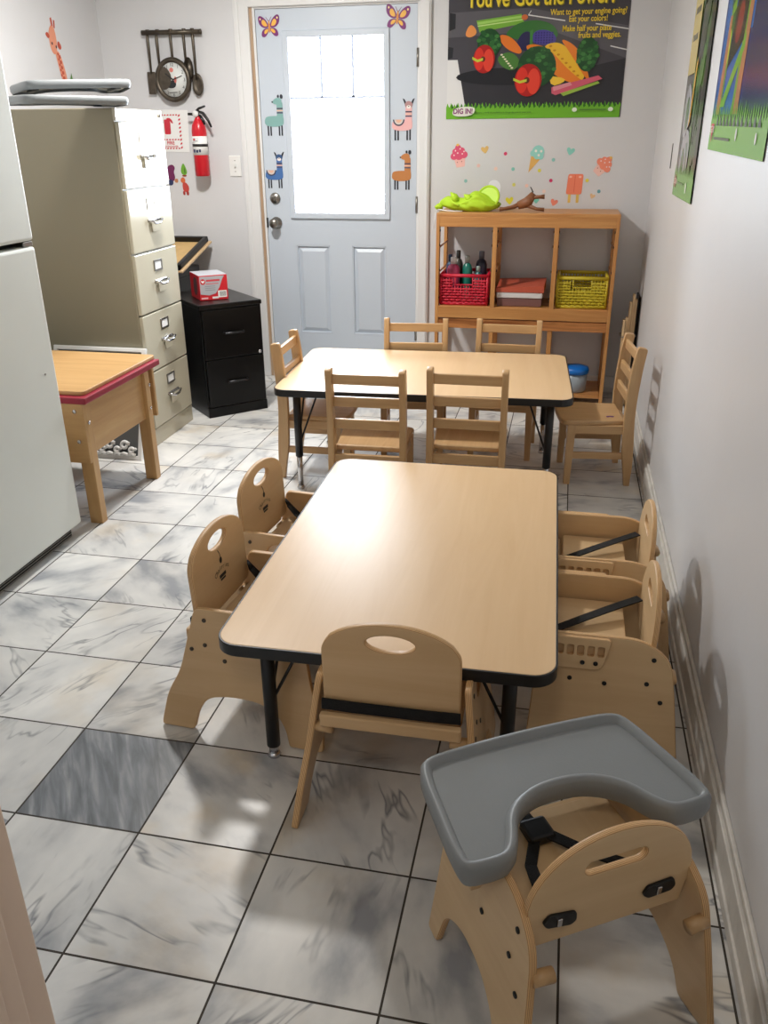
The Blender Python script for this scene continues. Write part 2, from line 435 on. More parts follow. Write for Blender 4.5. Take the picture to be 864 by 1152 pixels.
b = MB(); b.box(XL, .535, -.76, -.66, 0, ZC, M['wall']); b.build('wall_front')['kind'] = 'structure'
# doorway jamb beside the camera
b = MB(); b.box(.535, .573, -.77, -.65, 0, ZC, M['jamb'], .004); b.box(.573, .585, -.77, -.70, 0, ZC, M['jamb'], .003); b.box(.585, .592, -.77, -.735, 0, ZC, M['jamb'], .002)
b.build('trim_5')['kind'] = 'structure'
# baseboards
def baseboard(name, segs, m):
    b = MB()
    for (x0, x1, y0, y1, ax) in segs:
        if ax == 'R':
            b.box(x0, x1, y0, y1, 0, .095, m, .003); b.box(x0 - .006, x1, y0, y1, 0, .03, m, .004); b.box(x0 + .007, x1, y0, y1, .095, .112, m, .004)
        else:
            b.box(x0, x1, y0, y1, 0, .095, m, .003); b.box(x0, x1, y0 - .006, y1, 0, .03, m, .004)
    o = b.build(name); o['kind'] = 'structure'
baseboard('baseboard_right', [(XR - .018, XR, Y0, YB, 'R')], M['oldtrim'])
baseboard('baseboard_back', [(XL, -.775, YB - .015, YB, 'B'), (.345, XR - .02, YB - .015, YB, 'B')], M['trim'])
# door casing: left, right, head; bare wood strip on the left jamb
b = MB(); b.box(-.768, -.679, YB - .022, YB, 0, 2.15, M['trim'], .005); b.box(-.755, -.735, YB - .028, YB - .02, 0, 2.15, M['trim'], .003); b.build('trim_1')['kind'] = 'structure'
b = MB(); b.box(.278, .340, YB - .022, YB, 0, 2.15, M['trim'], .005); b.box(.318, .332, YB - .028, YB - .02, 0, 2.15, M['trim'], .003); b.build('trim_2')['kind'] = 'structure'
b = MB(); b.box(-.69, .278, YB - .022, YB, 2.062, 2.15, M['trim'], .005); b.build('trim_3')['kind'] = 'structure'
b = MB(); b.box(-.680, -.662, YB - .006, YB + .1, 0, 2.075, M['rawwood'], .002); b.box(-.663, -.648, YB - .004, YB + .1, 0, 2.062, M['trim'], .002)
b.box(.264, .290, YB - .004, YB + .1, 0, 2.075, M['trim'], .002); b.box(-.663, .28, YB - .002, YB + .1, 2.054, 2.075, M['trim'], .002)
b.box(-.66, -.628, YB + .043, YB + .1, 0, 2.06, M['trim']); b.box(.244, .27, YB + .043, YB + .1, 0, 2.06, M['trim']); b.box(-.66, .27, YB + .043, YB + .1, 2.03, 2.06, M['trim']); b.box(-.66, .27, YB + .001, YB + .1, 0, .010, M['nickel']); b.box(-.66, .27, YB + .043, YB + .1, 0, .03, M['nickel']); b.build('trim_4')['kind'] = 'structure'

# ------------------------------------------------------------------ door
dr = empty('door_1', (0, YB, 0), 0, 'pale blue half glazed entrance door covered with animal stickers', 'door', kind='structure')
def D(x0, x1, z0, z1, y0=0.0, y1=0.04): return (x0, x1, y0, y1, z0, z1)
GX0, GX1, GZ0, GZ1 = -.470, .082, .995, 1.918
b = MB()
md = M['door']
# slab built around the glass and around the two lower panels
fr = T3((0, 0.022, 0), (1, 0, 0), (0, 0, 1), (0, -1, 0))
PA = (-.470, -.262, .285, .815); PB = (-.124, .084, .285, .815)
b.plate([[(-.646, .012), (.262, .012), (.262, 2.052), (-.646, 2.052)], [(GX0, GZ0), (GX1, GZ0), (GX1, GZ1), (GX0, GZ1)],
         [(PA[0], PA[2]), (PA[1], PA[2]), (PA[1], PA[3]), (PA[0], PA[3])], [(PB[0], PB[2]), (PB[1], PB[2]), (PB[1], PB[3]), (PB[0], PB[3])]], .038, fr, md)
b.build('door_slab', dr)
for P in (PA, PB):
    b = MB(); b.box(P[0] - .001, P[1] + .001, .016, .04, P[2] - .001, P[3] + .001, md)
    x0, x1, z0, z1 = P; i = .035
    b.quadprism([(x0 + .012, .0165, z0 + .012), (x1 - .012, .0165, z0 + .012), (x1 - .012, .0165, z1 - .012), (x0 + .012, .0165, z1 - .012)],
                [(x0 + i, .004, z0 + i), (x1 - i, .004, z0 + i), (x1 - i, .004, z1 - i), (x0 + i, .004, z1 - i)], md)
    for q in ((x0, x0 + .008, z0, z1), (x1 - .008, x1, z0, z1), (x0, x1, z0, z0 + .008), (x0, x1, z1 - .008, z1)):
        b.box(q[0], q[1], .004, .02, q[2], q[3], md, .002)
    b.build('raised_panel', dr)
b = MB()
for q in ((GX0 - .028, GX0 + .006, GZ0 - .028, GZ1 + .028), (GX1 - .006, GX1 + .028, GZ0 - .028, GZ1 + .028), (GX0, GX1, GZ0 - .028, GZ0 + .006), (GX0, GX1, GZ1 - .006, GZ1 + .028)):
    b.box(q[0], q[1], -.010, .012, q[2], q[3], md, .005)
b.build('glazing_frame', dr)
MB().box(GX0, GX1, .019, .023, GZ0, GZ1, M['glass']).build('glass_pane', dr)
b = MB()
for x in (-.285, -.1025): b.box(x - .008, x + .008, .024, .028, 1.614, GZ1, M['muntin'])
b.box(GX0, GX1, .024, .028, 1.607, 1.621, M['muntin']); b.box(GX0, GX1, .024, .028, 1.304, 1.312, M['muntin'])
b.build('grille_bars', dr)
b = MB(); b.lathe([(.0, .0), (.032, .0), (.032, .004), (.026, .012), (.0, .013)], (-.588, 0, 1.08), M['nickel'], axis='Y'); b.box(-.592, -.584, -.026, -.012, 1.066, 1.094, M['nickel'], .002); b.build('deadbolt', dr)
b = MB(); b.lathe([(.0, .0), (.034, .0), (.034, .005), (.016, .012), (.012, .03), (.024, .042), (.029, .055), (.025, .066), (.012, .071), (.0, .072)], (-.588, 0, .942), M['nickel'], axis='Y'); b.build('door_knob', dr)
MB().box(-.650, -.640, -.004, .01, .915, .97, M['dark']).build('strike_plate', dr)
for z in (.31, 1.05, 1.80):
    b = MB(); b.cyl((.266, -.004, z - .045), (.266, -.004, z + .045), .007, M['nickel'], 10); b.build('hinge', dr)
# ------------------------------------------------------------------ stickers & posters (flat things on walls)
_colors = {}
def cm(rgb, rough=0.5):
    k = (rgb, rough)
    if k not in _colors: _colors[k] = plain('ink_%02x%02x%02x' % rgb, rgb, rough)
    return _colors[k]

def sticker(name, frame, layers, label, cat, group=None, base=None, parent=None, lift=0.0006):
    """layers: list of (rgb, polygon); all in wall coords; a thin vinyl solid with printed colours."""
    b = MB()
    if base is not None:
        b.plate([base[1]], .0008, frame @ Matrix.Translation((0, 0, lift)), cm(base[0]))
    z = lift + .0006
    for rgb, pts in layers:
        b.poly(pts, z, frame, cm(rgb)); z += .00012
    o = b.build(name, parent)
    return tagit(o, label, cat, group)

def hull(pts):
    pts = sorted(set((round(x, 5), round(y, 5)) for x, y in pts)); lo = []; up = []
    for p in pts:
        while len(lo) > 1 and (lo[-1][0] - lo[-2][0]) * (p[1] - lo[-2][1]) - (lo[-1][1] - lo[-2][1]) * (p[0] - lo[-2][0]) <= 0: lo.pop()
        lo.append(p)
    for p in reversed(pts):
        while len(up) > 1 and (up[-1][0] - up[-2][0]) * (p[1] - up[-2][1]) - (up[-1][1] - up[-2][1]) * (p[0] - up[-2][0]) <= 0: up.pop()
        up.append(p)
    return lo[:-1] + up[:-1]

DF = T3((0, YB + .0025, 0), (1, 0, 0), (0, 0, 1), (0, -1, 0))  # door face frame
def off(pts, cx, cy, s=1.0, flip=False, rot=0.0):
    c, q = cos(rot), sin(rot); f = -1 if flip else 1
    return [(cx + s * (f * x * c - y * q), cy + s * (f * x * q + y * c)) for x, y in pts]

def butterfly(cx, cz, s, rot, label):
    L = []
    P, Yl = (120, 36, 110), (236, 178, 70)
    up = smooth_loop([(0, 0), (-.25, .55), (-.75, .95), (-1.05, .85), (-1.0, .3), (-.7, -.02), (-.3, -.1)], 2)
    lo = smooth_loop([(0, -.1), (-.45, -.1), (-.75, -.3), (-.85, -.75), (-.5, -.85), (-.12, -.45)], 2)
    iu = smooth_loop([(-.15, .1), (-.4, .55), (-.62, .62), (-.75, .4), (-.6, .1), (-.3, .02)], 2)
    il = smooth_loop([(-.1, -.15), (-.4, -.2), (-.55, -.4), (-.5, -.6), (-.15, -.4)], 2)
    for f in (False, True):
        L += [(P, off(up, cx, cz, s, f, rot)), (P, off(lo, cx, cz, s, f, rot)), (Yl, off(iu, cx, cz, s, f, rot)), (Yl, off(il, cx, cz, s, f, rot))]
        L += [((250, 226, 150), off(ell(-.82, .66, .07, .09, 10), cx, cz, s, f, rot))]
        L += [(P, off([(-.02, .45), (-.25, .8), (-.28, .78), (-.06, .42)], cx, cz, s, f, rot))]
    L += [((214, 140, 60), off(ell(0, 0, .10, .5, 16), cx, cz, s, False, rot))]
    sticker('butterfly_sticker', DF, L, label, 'sticker', 'butterfly stickers on the door')
butterfly(-.567, 1.968, .060, .05, 'purple and yellow butterfly sticker at top left of the door')
butterfly(.153, 1.990, .064, -.12, 'purple and yellow butterfly sticker at top right of the door')

def llama(cx, cz, s, body, back_head, blanket, label):
    """cx,cz = centre; s scale (height about 2s)"""
    L = []; K = (40, 42, 52)
    for x in (-.52, -.34, .22, .40):
        L.append((K, off([(x - .05, -.95), (x + .05, -.95), (x + .05, -.35), (x - .05, -.35)], cx, cz, s)))
    L.append((body, off(smooth_loop([(-.72, -.42), (.52, -.42), (.55, .0), (.5, .2), (-.4, .2), (-.72, .1)], 2), cx, cz, s)))
    L.append((body, off(roundc([(.1, .0), (.52, .0), (.5, 1.0), (.12, 1.0)], .12), cx, cz, s)))
    for z, c in ((.58, (70, 60, 80)), (.46, (226, 180, 160)), (.34, (70, 70, 96))):
        L.append((c, off([(.11, z), (.51, z), (.51, z + .08), (.11, z + .08)], cx, cz, s)))
    if back_head:
        L.append((body, off(smooth_loop([(-.2, .95), (.0, 1.2), (.35, 1.25), (.5, 1.0), (.2, .8)], 2), cx, cz, s)))
        L += [(K, off(ell(.45, 1.3, .1, .13, 10), cx, cz, s)), (K, off(ell(.24, 1.32, .07, .09, 10), cx, cz, s)), (K, off(ell(-.16, 1.0, .05, .05, 8), cx, cz, s))]
    else:
        L += [(K, off([(.08, 1.0), (-.06, 1.35), (.06, 1.3), (.2, 1.05)], cx, cz, s)), (K, off([(.54, 1.0), (.68, 1.35), (.56, 1.3), (.42, 1.05)], cx, cz, s))]
        L.append((tuple(int(v * .75) for v in body), off(ell(.31, 1.0, .24, .2, 16), cx, cz, s)))
        L.append(((236, 228, 222), off(ell(.31, .88, .14, .1, 12), cx, cz, s)))
        L.append((K, off(ell(.31, .92, .04, .03, 8), cx, cz, s)))
    if blanket:
        for r, c in ((.36, (60, 60, 84)), (.28, (206, 196, 190)), (.18, (226, 176, 150))):
            L.append((c, off([(-.3 + r * cos(a), .2 - r * abs(sin(a))) for a in [pi * i / 12 for i in range(13)]], cx, cz, s)))
    sticker('llama_sticker', DF, L, label, 'sticker', 'llama stickers on the door')
llama(-.560, 1.505, .090, (126, 170, 166), True, False, 'teal llama sticker with head turned back, on left edge of the door')
llama(-.578, 1.218, .086, (66, 108, 168), False, True, 'blue llama sticker with a saddle blanket, above the deadbolt')
llama(.188, 1.478, .092, (232, 178, 178), False, True, 'pink llama sticker with a saddle blanket, right of the door glass')
llama(.184, 1.214, .088, (188, 122, 66), True, False, 'brown llama sticker with head turned back, right of the door glass')

# small wall stickers over the shelf
def heart(cx, cz, s, rgb, rot, label):
    h = [(.0, -.9), (-.55, -.3), (-.95, .25), (-.85, .7), (-.5, .85), (-.15, .65), (0, .4), (.15, .65), (.5, .85), (.85, .7), (.95, .25), (.55, -.3)]
    sticker('heart_sticker', WB, [(rgb, off(smooth_loop(h, 2), cx, cz, s, False, rot))], label, 'sticker', 'heart stickers on the wall')
heart(.648, 1.338, .023, (222, 184, 110), .2, 'tan heart sticker right of the pink cupcake')
heart(1.113, 1.328, .024, (140, 208, 196), -.2, 'mint heart sticker right of the ice cream cone sticker')
heart(1.044, 1.066, .022, (240, 140, 116), -.25, 'coral heart sticker just above the shelf top')
heart(1.250, 1.10, .016, (232, 196, 150), -.3, 'pale tan heart sticker right of the ice pop sticks')
heart(.797, 1.074, .024, (226, 218, 60), .1, 'yellow heart sticker between green bag and wooden toy')
heart(.945, 1.075, .018, (120, 200, 180), 0, 'green heart sticker behind the wooden toy')
def dot(cx, cz, r, rgb, label):
    sticker('dot_sticker', WB, [(rgb, ell(cx, cz, r, r, 14))], label, 'sticker', 'round dot stickers on the wall')
for cx, cz, rgb, lab in ((.762, 1.319, (214, 60, 104), 'pink dot sticker left of the ice cream cone'), (1.025, 1.287, (140, 196, 190), 'teal dot sticker right of the ice cream cone'),
        (.808, 1.240, (130, 196, 184), 'teal dot sticker lower left of the cone tip'), (.953, 1.233, (222, 214, 80), 'yellow dot sticker lower right of the cone tip'),
        (1.019, 1.181, (206, 50, 100), 'crimson dot sticker left of the ice pop'), (.546, 1.178, (140, 190, 184), 'grey teal dot sticker above the green bag, left end'),
        (.817, 1.159, (222, 216, 110), 'pale yellow dot sticker above the wooden toy'), (1.215, 1.182, (230, 214, 70), 'yellow dot sticker right of the ice pop'),
        (1.283, 1.126, (110, 170, 180), 'blue dot sticker at the far right of the sticker group'), (.615, 1.258, (236, 196, 186), 'pale pink dot sticker below the tan heart'),
        (.712, 1.242, (240, 206, 190), 'pale peach dot sticker above the round green flap'), (.985, 1.125, (240, 210, 196), 'pale peach dot sticker above the coral heart'),
        (.888, 1.154, (240, 200, 184), 'faint pink dot sticker above the toy string')):
    dot(cx, cz, .0095, rgb, lab)
def cupcake(cx, cz, s, top, cup, rot, label):
    L = [(cup, off(roundc([(-.55, -.1), (-.4, -1.0), (.45, -1.0), (.6, -.1)], .1), cx, cz, s, False, rot))]
    for x, y, r in ((-.5, .1, .38), (0, .05, .42), (.5, .1, .38), (-.28, .5, .36), (.3, .5, .36), (0, .85, .3)):
        L.append((top, off(ell(x, y, r, r * .9, 14), cx, cz, s, False, rot)))
    for x, y in ((-.5, .2), (-.1, .35), (.35, .2), (.2, .7), (-.3, .6), (.55, .4)):
        L.append(((250, 226, 226), off(ell(x, y, .07, .07, 8), cx, cz, s, False, rot)))
    for x in (-.25, .2): L.append(((150, 90, 90), off(ell(x, -.5, .05, .06, 8), cx, cz, s, False, rot)))
    L.append(((236, 190, 90), off(ell(0, 1.1, .16, .12, 8), cx, cz, s, False, rot)))
    sticker('cupcake_sticker', WB, L, label, 'sticker', 'cupcake stickers on the wall')
cupcake(.505, 1.305, .055, (222, 84, 118), (240, 186, 178), .16, 'pink cupcake sticker leaning left, upper left above the shelf')
cupcake(1.292, 1.255, .052, (240, 140, 112), (240, 196, 184), -.75, 'coral cupcake sticker tilted to the right, upper right of the ice pop')
L = [((224, 176, 96), off([(-.42, .0), (0, -1.35), (.42, .0)], .930, 1.305, .068, False, -.42))]
for x, y, r in ((0, .35, .5), (-.32, .1, .24), (.05, .05, .26), (.36, .12, .22)): L.append(((150, 212, 202), off(ell(x, y, r, r, 16), .930, 1.305, .068, False, -.42)))
for x, y in ((-.2, .35), (.2, .5), (.15, .15)): L.append(((240, 236, 226), off(ell(x, y, .1, .1, 8), .930, 1.305, .068, False, -.42)))
sticker('ice_cream_sticker', WB, L, 'mint ice cream cone sticker leaning right on the back wall', 'sticker')
L = [((226, 190, 96), roundc([(1.118, 1.066), (1.133, 1.066), (1.133, 1.12), (1.118, 1.12)], .004)), ((226, 190, 96), roundc([(1.162, 1.066), (1.177, 1.066), (1.177, 1.12), (1.162, 1.12)], .004)),
     ((240, 132, 100), roundc([(1.105, 1.11), (1.190, 1.11), (1.194, 1.215), (1.112, 1.215)], .012)), ((226, 108, 80), [(1.146, 1.12), (1.150, 1.12), (1.152, 1.21), (1.148, 1.21)]),
     ((250, 190, 170), ell(1.125, 1.2, .008, .006, 8)), ((250, 190, 170), ell(1.176, 1.2, .008, .006, 8))]
sticker('ice_pop_sticker', WB, L, 'orange double ice pop sticker with two sticks above the shelf', 'sticker')
sticker('paper_tag', WB, [((236, 238, 244), roundc([(.66, 1.08), (.74, 1.09), (.745, 1.16), (.72, 1.185), (.68, 1.18)], .02))], 'small white paper tag stuck on wall behind green bag', 'tag')
# three creature stickers by the extinguisher, generic animals
def blob(cx, cz, s, parts, name, label):
    sticker(name, WB, [(c, off(smooth_loop(p, 2), cx, cz, s)) for c, p in parts], label, 'sticker')
blob(-1.232, 1.21, .05, [((112, 34, 84), [(-.6, .9), (.1, 1.2), (.5, .8), (.2, .3), (.4, -.3), (.1, -.8), (-.5, -.6), (-.5, .2)]), ((40, 50, 90), [(-.5, -.5), (.1, -.6), (.0, -1.2), (-.6, -1.2)]), ((196, 130, 90), [(.2, -.5), (.7, -.4), (.7, -.9), (.3, -.9)])], 'creature_sticker', 'purple creature sticker partly hidden beside the beige cabinet')
blob(-1.155, 1.235, .036, [((110, 170, 50), [(0, 1.3), (.5, .2), (.6, -.5), (.1, -.8), (-.5, -.5), (-.5, .2)]), ((70, 110, 40), [(.1, .6), (.3, .0), (.25, -.5), (.05, -.5)]), ((150, 60, 40), [(-.4, -.7), (.5, -.7), (.4, -1.0), (-.3, -1.0)])], 'leaf_sticker', 'small green leaf shaped sticker left of the extinguisher base')
blob(-1.158, 1.145, .05, [((214, 110, 60), [(-.5, .8), (-.1, 1.1), (.2, .7), (0, .3), (-.4, .4)]), ((196, 70, 60), [(-.2, .5), (.3, .4), (.6, -.2), (.4, -.7), (-.2, -.6), (-.3, .0)]), ((170, 56, 50), [(-.3, -.5), (.0, -.6), (.0, -1.0), (-.3, -1.0)]), ((170, 56, 50), [(.15, -.5), (.5, -.6), (.45, -1.05), (.15, -1.0)])], 'animal_sticker', 'orange red animal sticker lowest beside the extinguisher')
# giraffe on the left wall
g0 = []
O1, O2 = (226, 150, 120), (190, 76, 50)
g0 += [(O1, smooth_loop([(3.335, 1.69), (3.395, 1.69), (3.36, 1.80), (3.335, 1.84), (3.30, 1.83), (3.318, 1.76)], 2)),
       (O1, smooth_loop([(3.265, 1.84), (3.26, 1.91), (3.29, 1.955), (3.325, 1.95), (3.335, 1.88), (3.32, 1.825), (3.29, 1.815)], 2)),
       (O2, smooth_loop([(3.23, 1.905), (3.25, 1.92), (3.275, 1.905), (3.26, 1.885)], 1)), (O2, smooth_loop([(3.33, 1.86), (3.345, 1.89), (3.375, 1.86), (3.355, 1.84)], 1)),
       (O2, [(3.30, 1.95), (3.295, 1.985), (3.31, 1.99), (3.315, 1.95)]), (O2, [(3.32, 1.945), (3.325, 1.98), (3.338, 1.978), (3.332, 1.94)])]
for z in (1.71, 1.735, 1.76, 1.785, 1.81):
    g0.append((O2, ell(3.355 - (z - 1.7) * .15, z, .012, .009, 8))); g0.append((O2, ell(3.335 - (z - 1.7) * .1, z + .012, .008, .007, 8)))
g0 += [((40, 30, 30), ell(3.283, 1.868, .006, .008, 8)), ((40, 30, 30), ell(3.318, 1.855, .006, .008, 8)), ((90, 140, 60), [(3.40, 1.69), (3.43, 1.74), (3.44, 1.69)])]
sticker('giraffe_sticker', WL, g0, 'orange giraffe wall sticker looking out above the beige filing cabinet', 'sticker')
MB().box(XR - .002, XR, 2.908, 2.925, 1.27, 1.371, M['dark']).build('wall_mark')
tagit(bpy.data.objects['wall_mark'], 'short black upright strip on right wall below the narrow poster', 'strip')

# ---- posters
def quad(x0, y0, x1, y1): return [(x0, y0), (x1, y0), (x1, y1), (x0, y1)]
pb = MB(); PF = WB @ Matrix.Translation((0, 0, .002))
def A(x, y): return (.429 + (x - 50) * .00119, 1.495 + (525 - y) * .001044)
def AP(pts): return [A(*p) for p in pts]
pb.plate([quad(.429, 1.495, 1.357, 2.19)], .0012, PF, cm((70, 68, 74), .18))
zz = [.0008]
def lay(rgb, pts, rough=.18):
    pb.poly(pts, zz[0], PF, cm(rgb, rough)); zz[0] += .00005
lay((92, 90, 96), AP([(50, 40), (400, 30), (830, 120), (830, 260), (500, 130), (50, 150)]))
lay((48, 47, 52), AP([(110, 330), (300, 300), (520, 330), (830, 260), (830, 470), (60, 470)]))
lay((226, 226, 226), AP([(50, 250), (95, 250), (135, 470), (50, 470)])); lay((40, 40, 44), AP([(55, 40), (82, 45), (82, 110), (55, 120)])); lay((40, 40, 44), AP([(52, 190), (75, 195), (72, 240), (52, 245)]))
for a, b_ in (((400, 58), (560, 88)), ((400, 58), (412, 40)), ((690, 105), (855, 136)), ((760, 203), (850, 226))):
    lay((222, 222, 222), AP([(a[0], a[1]), (b_[0], b_[1]), (b_[0], b_[1] + 5), (a[0], a[1] + 5)]))
# grass band with tufts
lay((110, 178, 44), AP([(48, 525), (825, 525), (825, 470), (48, 470)]))
x = 48; tuft = [(48, 480)]
while x < 820:
    tuft += [(x, 470), (x + 6, 452 + random.uniform(-6, 6)), (x + 12, 466)]; x += 16
tuft += [(825, 480)]
lay((110, 178, 44), AP(tuft))
for i in range(34):
    x = 70 + i * 22; lay((52, 110, 30), AP([(x, 468), (x + 5, 452), (x + 12, 470), (x + 4, 478)]))
# vegetable car (generic)
lay((30, 30, 34), AP(ell(330, 330, 240, 40)))
lay((120, 176, 60), AP([(175, 78), (370, 55), (385, 95), (190, 130)])); lay((160, 206, 100), AP([(178, 85), (372, 62), (375, 72), (180, 97)])); lay((196, 222, 140), AP([(180, 100), (376, 78), (377, 82), (182, 105)]))
lay((232, 150, 80), AP(smooth_loop([(122, 140), (150, 85), (185, 130), (150, 155)], 2))); lay((210, 110, 60), AP(ell(385, 70, 14, 12)))
lay((50, 110, 46), AP(smooth_loop([(300, 140), (360, 90), (450, 82), (520, 110), (540, 170), (430, 180), (330, 160)], 2)))
lay((36, 34, 80), AP(smooth_loop([(350, 195), (375, 135), (420, 130), (430, 215), (390, 220)], 2)))
lay((70, 60, 150), AP(smooth_loop([(422, 190), (425, 130), (490, 125), (530, 160), (520, 195)], 2)))
for i in range(7):
    for j in range(5): lay((46, 40, 112), AP(ell(438 + i * 12, 140 + j * 11, 4, 4, 6)))
lay((60, 130, 56), AP([(412, 130), (424, 125), (426, 215), (414, 215)]))
lay((226, 120, 40), AP(smooth_loop([(270, 140), (330, 150), (385, 215), (370, 235), (300, 200)], 2)))
lay((74, 124, 52), AP(smooth_loop([(270, 240), (330, 215), (380, 260), (350, 310), (290, 285)], 2)))
for i in range(7): lay((226, 220, 190), AP(ell(292 + i * 8, 232 + i * 10, 6, 4, 8)))
lay((236, 186, 40), AP(smooth_loop([(465, 200), (530, 178), (590, 215), (665, 330), (650, 360), (600, 350), (520, 270)], 2)))
for i in range(8):
    for j in range(3): lay((200, 132, 20), AP(ell(505 + i * 18 - j * 12, 200 + i * 19 + j * 14, 7, 5, 6)))
lay((232, 128, 36), AP(smooth_loop([(385, 200), (430, 185), (500, 210), (590, 310), (690, 385), (560, 355), (480, 280)], 2)))
lay((232, 128, 36), AP(smooth_loop([(540, 165), (600, 190), (650, 250), (690, 370), (660, 340), (590, 230)], 2)))
lay((240, 196, 60), AP(smooth_loop([(505, 330), (580, 345), (570, 365), (520, 380)], 1)))
for cx, cy, rx, ry in ((235, 180, 52, 66), (450, 290, 84, 92), (665, 240, 46, 76)):
    lay((26, 72, 34), AP(ell(cx, cy, rx, ry, 28)))
    for k in range(34):
        a = random.uniform(0, 6.28); r = random.uniform(.2, .95)
        lay(random.choice([(44, 104, 46), (34, 88, 40), (60, 124, 56)]), AP(ell(cx + rx * r * cos(a), cy + ry * r * sin(a), 11, 9, 7)))
for cx, cy, rx, ry in ((215, 250, 48, 64), (415, 350, 60, 74)):
    lay((170, 26, 24), AP(ell(cx, cy, rx, ry, 28))); lay((214, 50, 36), AP(ell(cx - rx * .45, cy, rx * .45, ry * .8, 18))); lay((222, 64, 44), AP(ell(cx + rx * .4, cy + 6, rx * .48, ry * .8, 18)))
    lay((90, 40, 24), AP(ell(cx - rx * .1, cy, rx * .22, ry * .2, 12))); lay((190, 200, 60), AP([(cx - rx * 1.1, cy - 12), (cx - rx * .6, cy + 2), (cx - rx * .1, cy - 6), (cx - rx * .1, cy + 6), (cx - rx * .6, cy + 14), (cx - rx * 1.1, cy)]))
lay((206, 90, 110), AP([(520, 385), (720, 335), (738, 350), (540, 420), (522, 412)])); lay((150, 180, 70), AP([(560, 412), (720, 360), (728, 370), (575, 425)])); lay((220, 140, 150), AP([(525, 382), (600, 362), (610, 376), (530, 402)]))
# writing
Yt = cm((232, 200, 40), .3); zt = zz[0] + .0003
for t, x, y, sz in (('Want to get your engine going?', 495, 66, .0385), ('Eat your colors!', 575, 97, .0385), ('Make half your plate', 550, 138, .0385), ('fruits and veggies.', 620, 168, .0385)):
    p = A(x, y); pb.text(t, sz, p[0], p[1], zt, PF, Yt, bold=.0006, sx=.78)
p = A(136, 22); pb.text("You've Got the Power!", .115, p[0], p[1], zt, PF, cm((120, 110, 20), .3), bold=.0035, sx=.69)
p = A(132, 20); pb.text("You've Got the Power!", .115, p[0], p[1], zt + .0003, PF, cm((240, 214, 50), .3), bold=.0018, sx=.69)
lay((226, 226, 214), AP(smooth_loop([(75, 500), (90, 470), (175, 465), (185, 490), (160, 512), (95, 514)], 2)))
p = A(82, 500); pb.text('DIG IN!', .036, p[0], p[1], zt + .0006, PF, cm((130, 30, 110), .3), bold=.001, sx=.9)
p = A(182, 500); pb.text('Explore a world of possibilities in the garden and on your plate.', .0125, p[0], p[1], zt + .0003, PF, cm((30, 50, 20), .3), sx=.95)
for x in (628, 785): lay((226, 236, 214), AP(ell(x, 488, 11, 10, 14)))
lay((80, 120, 50), AP(quad(650, 486, 765, 491)))
o = pb.build('garden_poster'); tagit(o, 'dark poster of a racing car made of vegetables on the back wall', 'poster')

def side_poster(y_left, y_right, zb, ztop, name, label, draw, tilt=0.0):
    """on the right wall: u runs from y_left (far) to y_right (near)"""
    global pb, PF
    pb = MB(); w = y_left - y_right
    PF = WR @ Matrix.Translation((-y_left, zb, .002)) @ Matrix.Rotation(tilt, 4, 'Z')
    pb.plate([quad(0, 0, w, ztop - zb)], .0012, PF, cm((70, 70, 78), .18)); zz[0] = .0008
    draw(w, ztop - zb)
    o = pb.build(name); tagit(o, label, 'poster')
def draw_garden(w, h):
    lay((74, 76, 72), quad(0, 0, w, h))
    for i in range(60):
        x = random.uniform(w * .4, w * .95); y = random.uniform(.12, h - .05)
        lay(random.choice([(70, 120, 44), (50, 92, 38), (96, 150, 58), (36, 60, 30)]), smooth_loop([(x - .03, y - .05), (x + .035, y - .05), (x + .05, y + .06), (x - .01, y + .09)], 1))
    lay((30, 32, 30), quad(w * .86, 0, w, h))
    lay((226, 206, 130), quad(w * .04, h * .45, w * .40, h))
    for i in range(9):
        z = h - .06 - i * .09
        if z > h * .48: lay((110, 108, 70), quad(w * .10, z, w * .33, z + .022))
    lay((236, 176, 50), [(w * .40, .25), (w * .46, .27), (w * .52, h * .5), (w * .45, h * .48)])
    for cx, cy in ((w * .25, .30), (w * .42, .14), (w * .3, .12)):
        lay((176, 178, 186), smooth_loop([(cx - .09, cy - .09), (cx + .10, cy - .07), (cx + .11, cy + .08), (cx - .06, cy + .12)], 2)); lay((86, 120, 80), ell(cx + .02, cy, .045, .06, 14))
    lay((110, 178, 60), quad(0, 0, w, .085))
    for i in range(24): lay((110, 178, 60), [(i * w / 24, .08), (i * w / 24 + .012, .11 + random.uniform(0, .02)), ((i + 1) * w / 24, .08)])
    lay((196, 60, 76), ell(.06, .055, .035, .025, 12)); pb.text('DIG IN!', .03, .035, .045, .006, PF, cm((240, 236, 230), .3))
    lay((60, 84, 40), quad(.13, .05, .33, .056)); lay((226, 236, 220), ell(w * .7, .045, .02, .02, 12))
side_poster(2.655, 2.05, 1.178, 2.15, 'narrow_poster', 'green garden poster with a pale list, farther one on right wall', draw_garden)
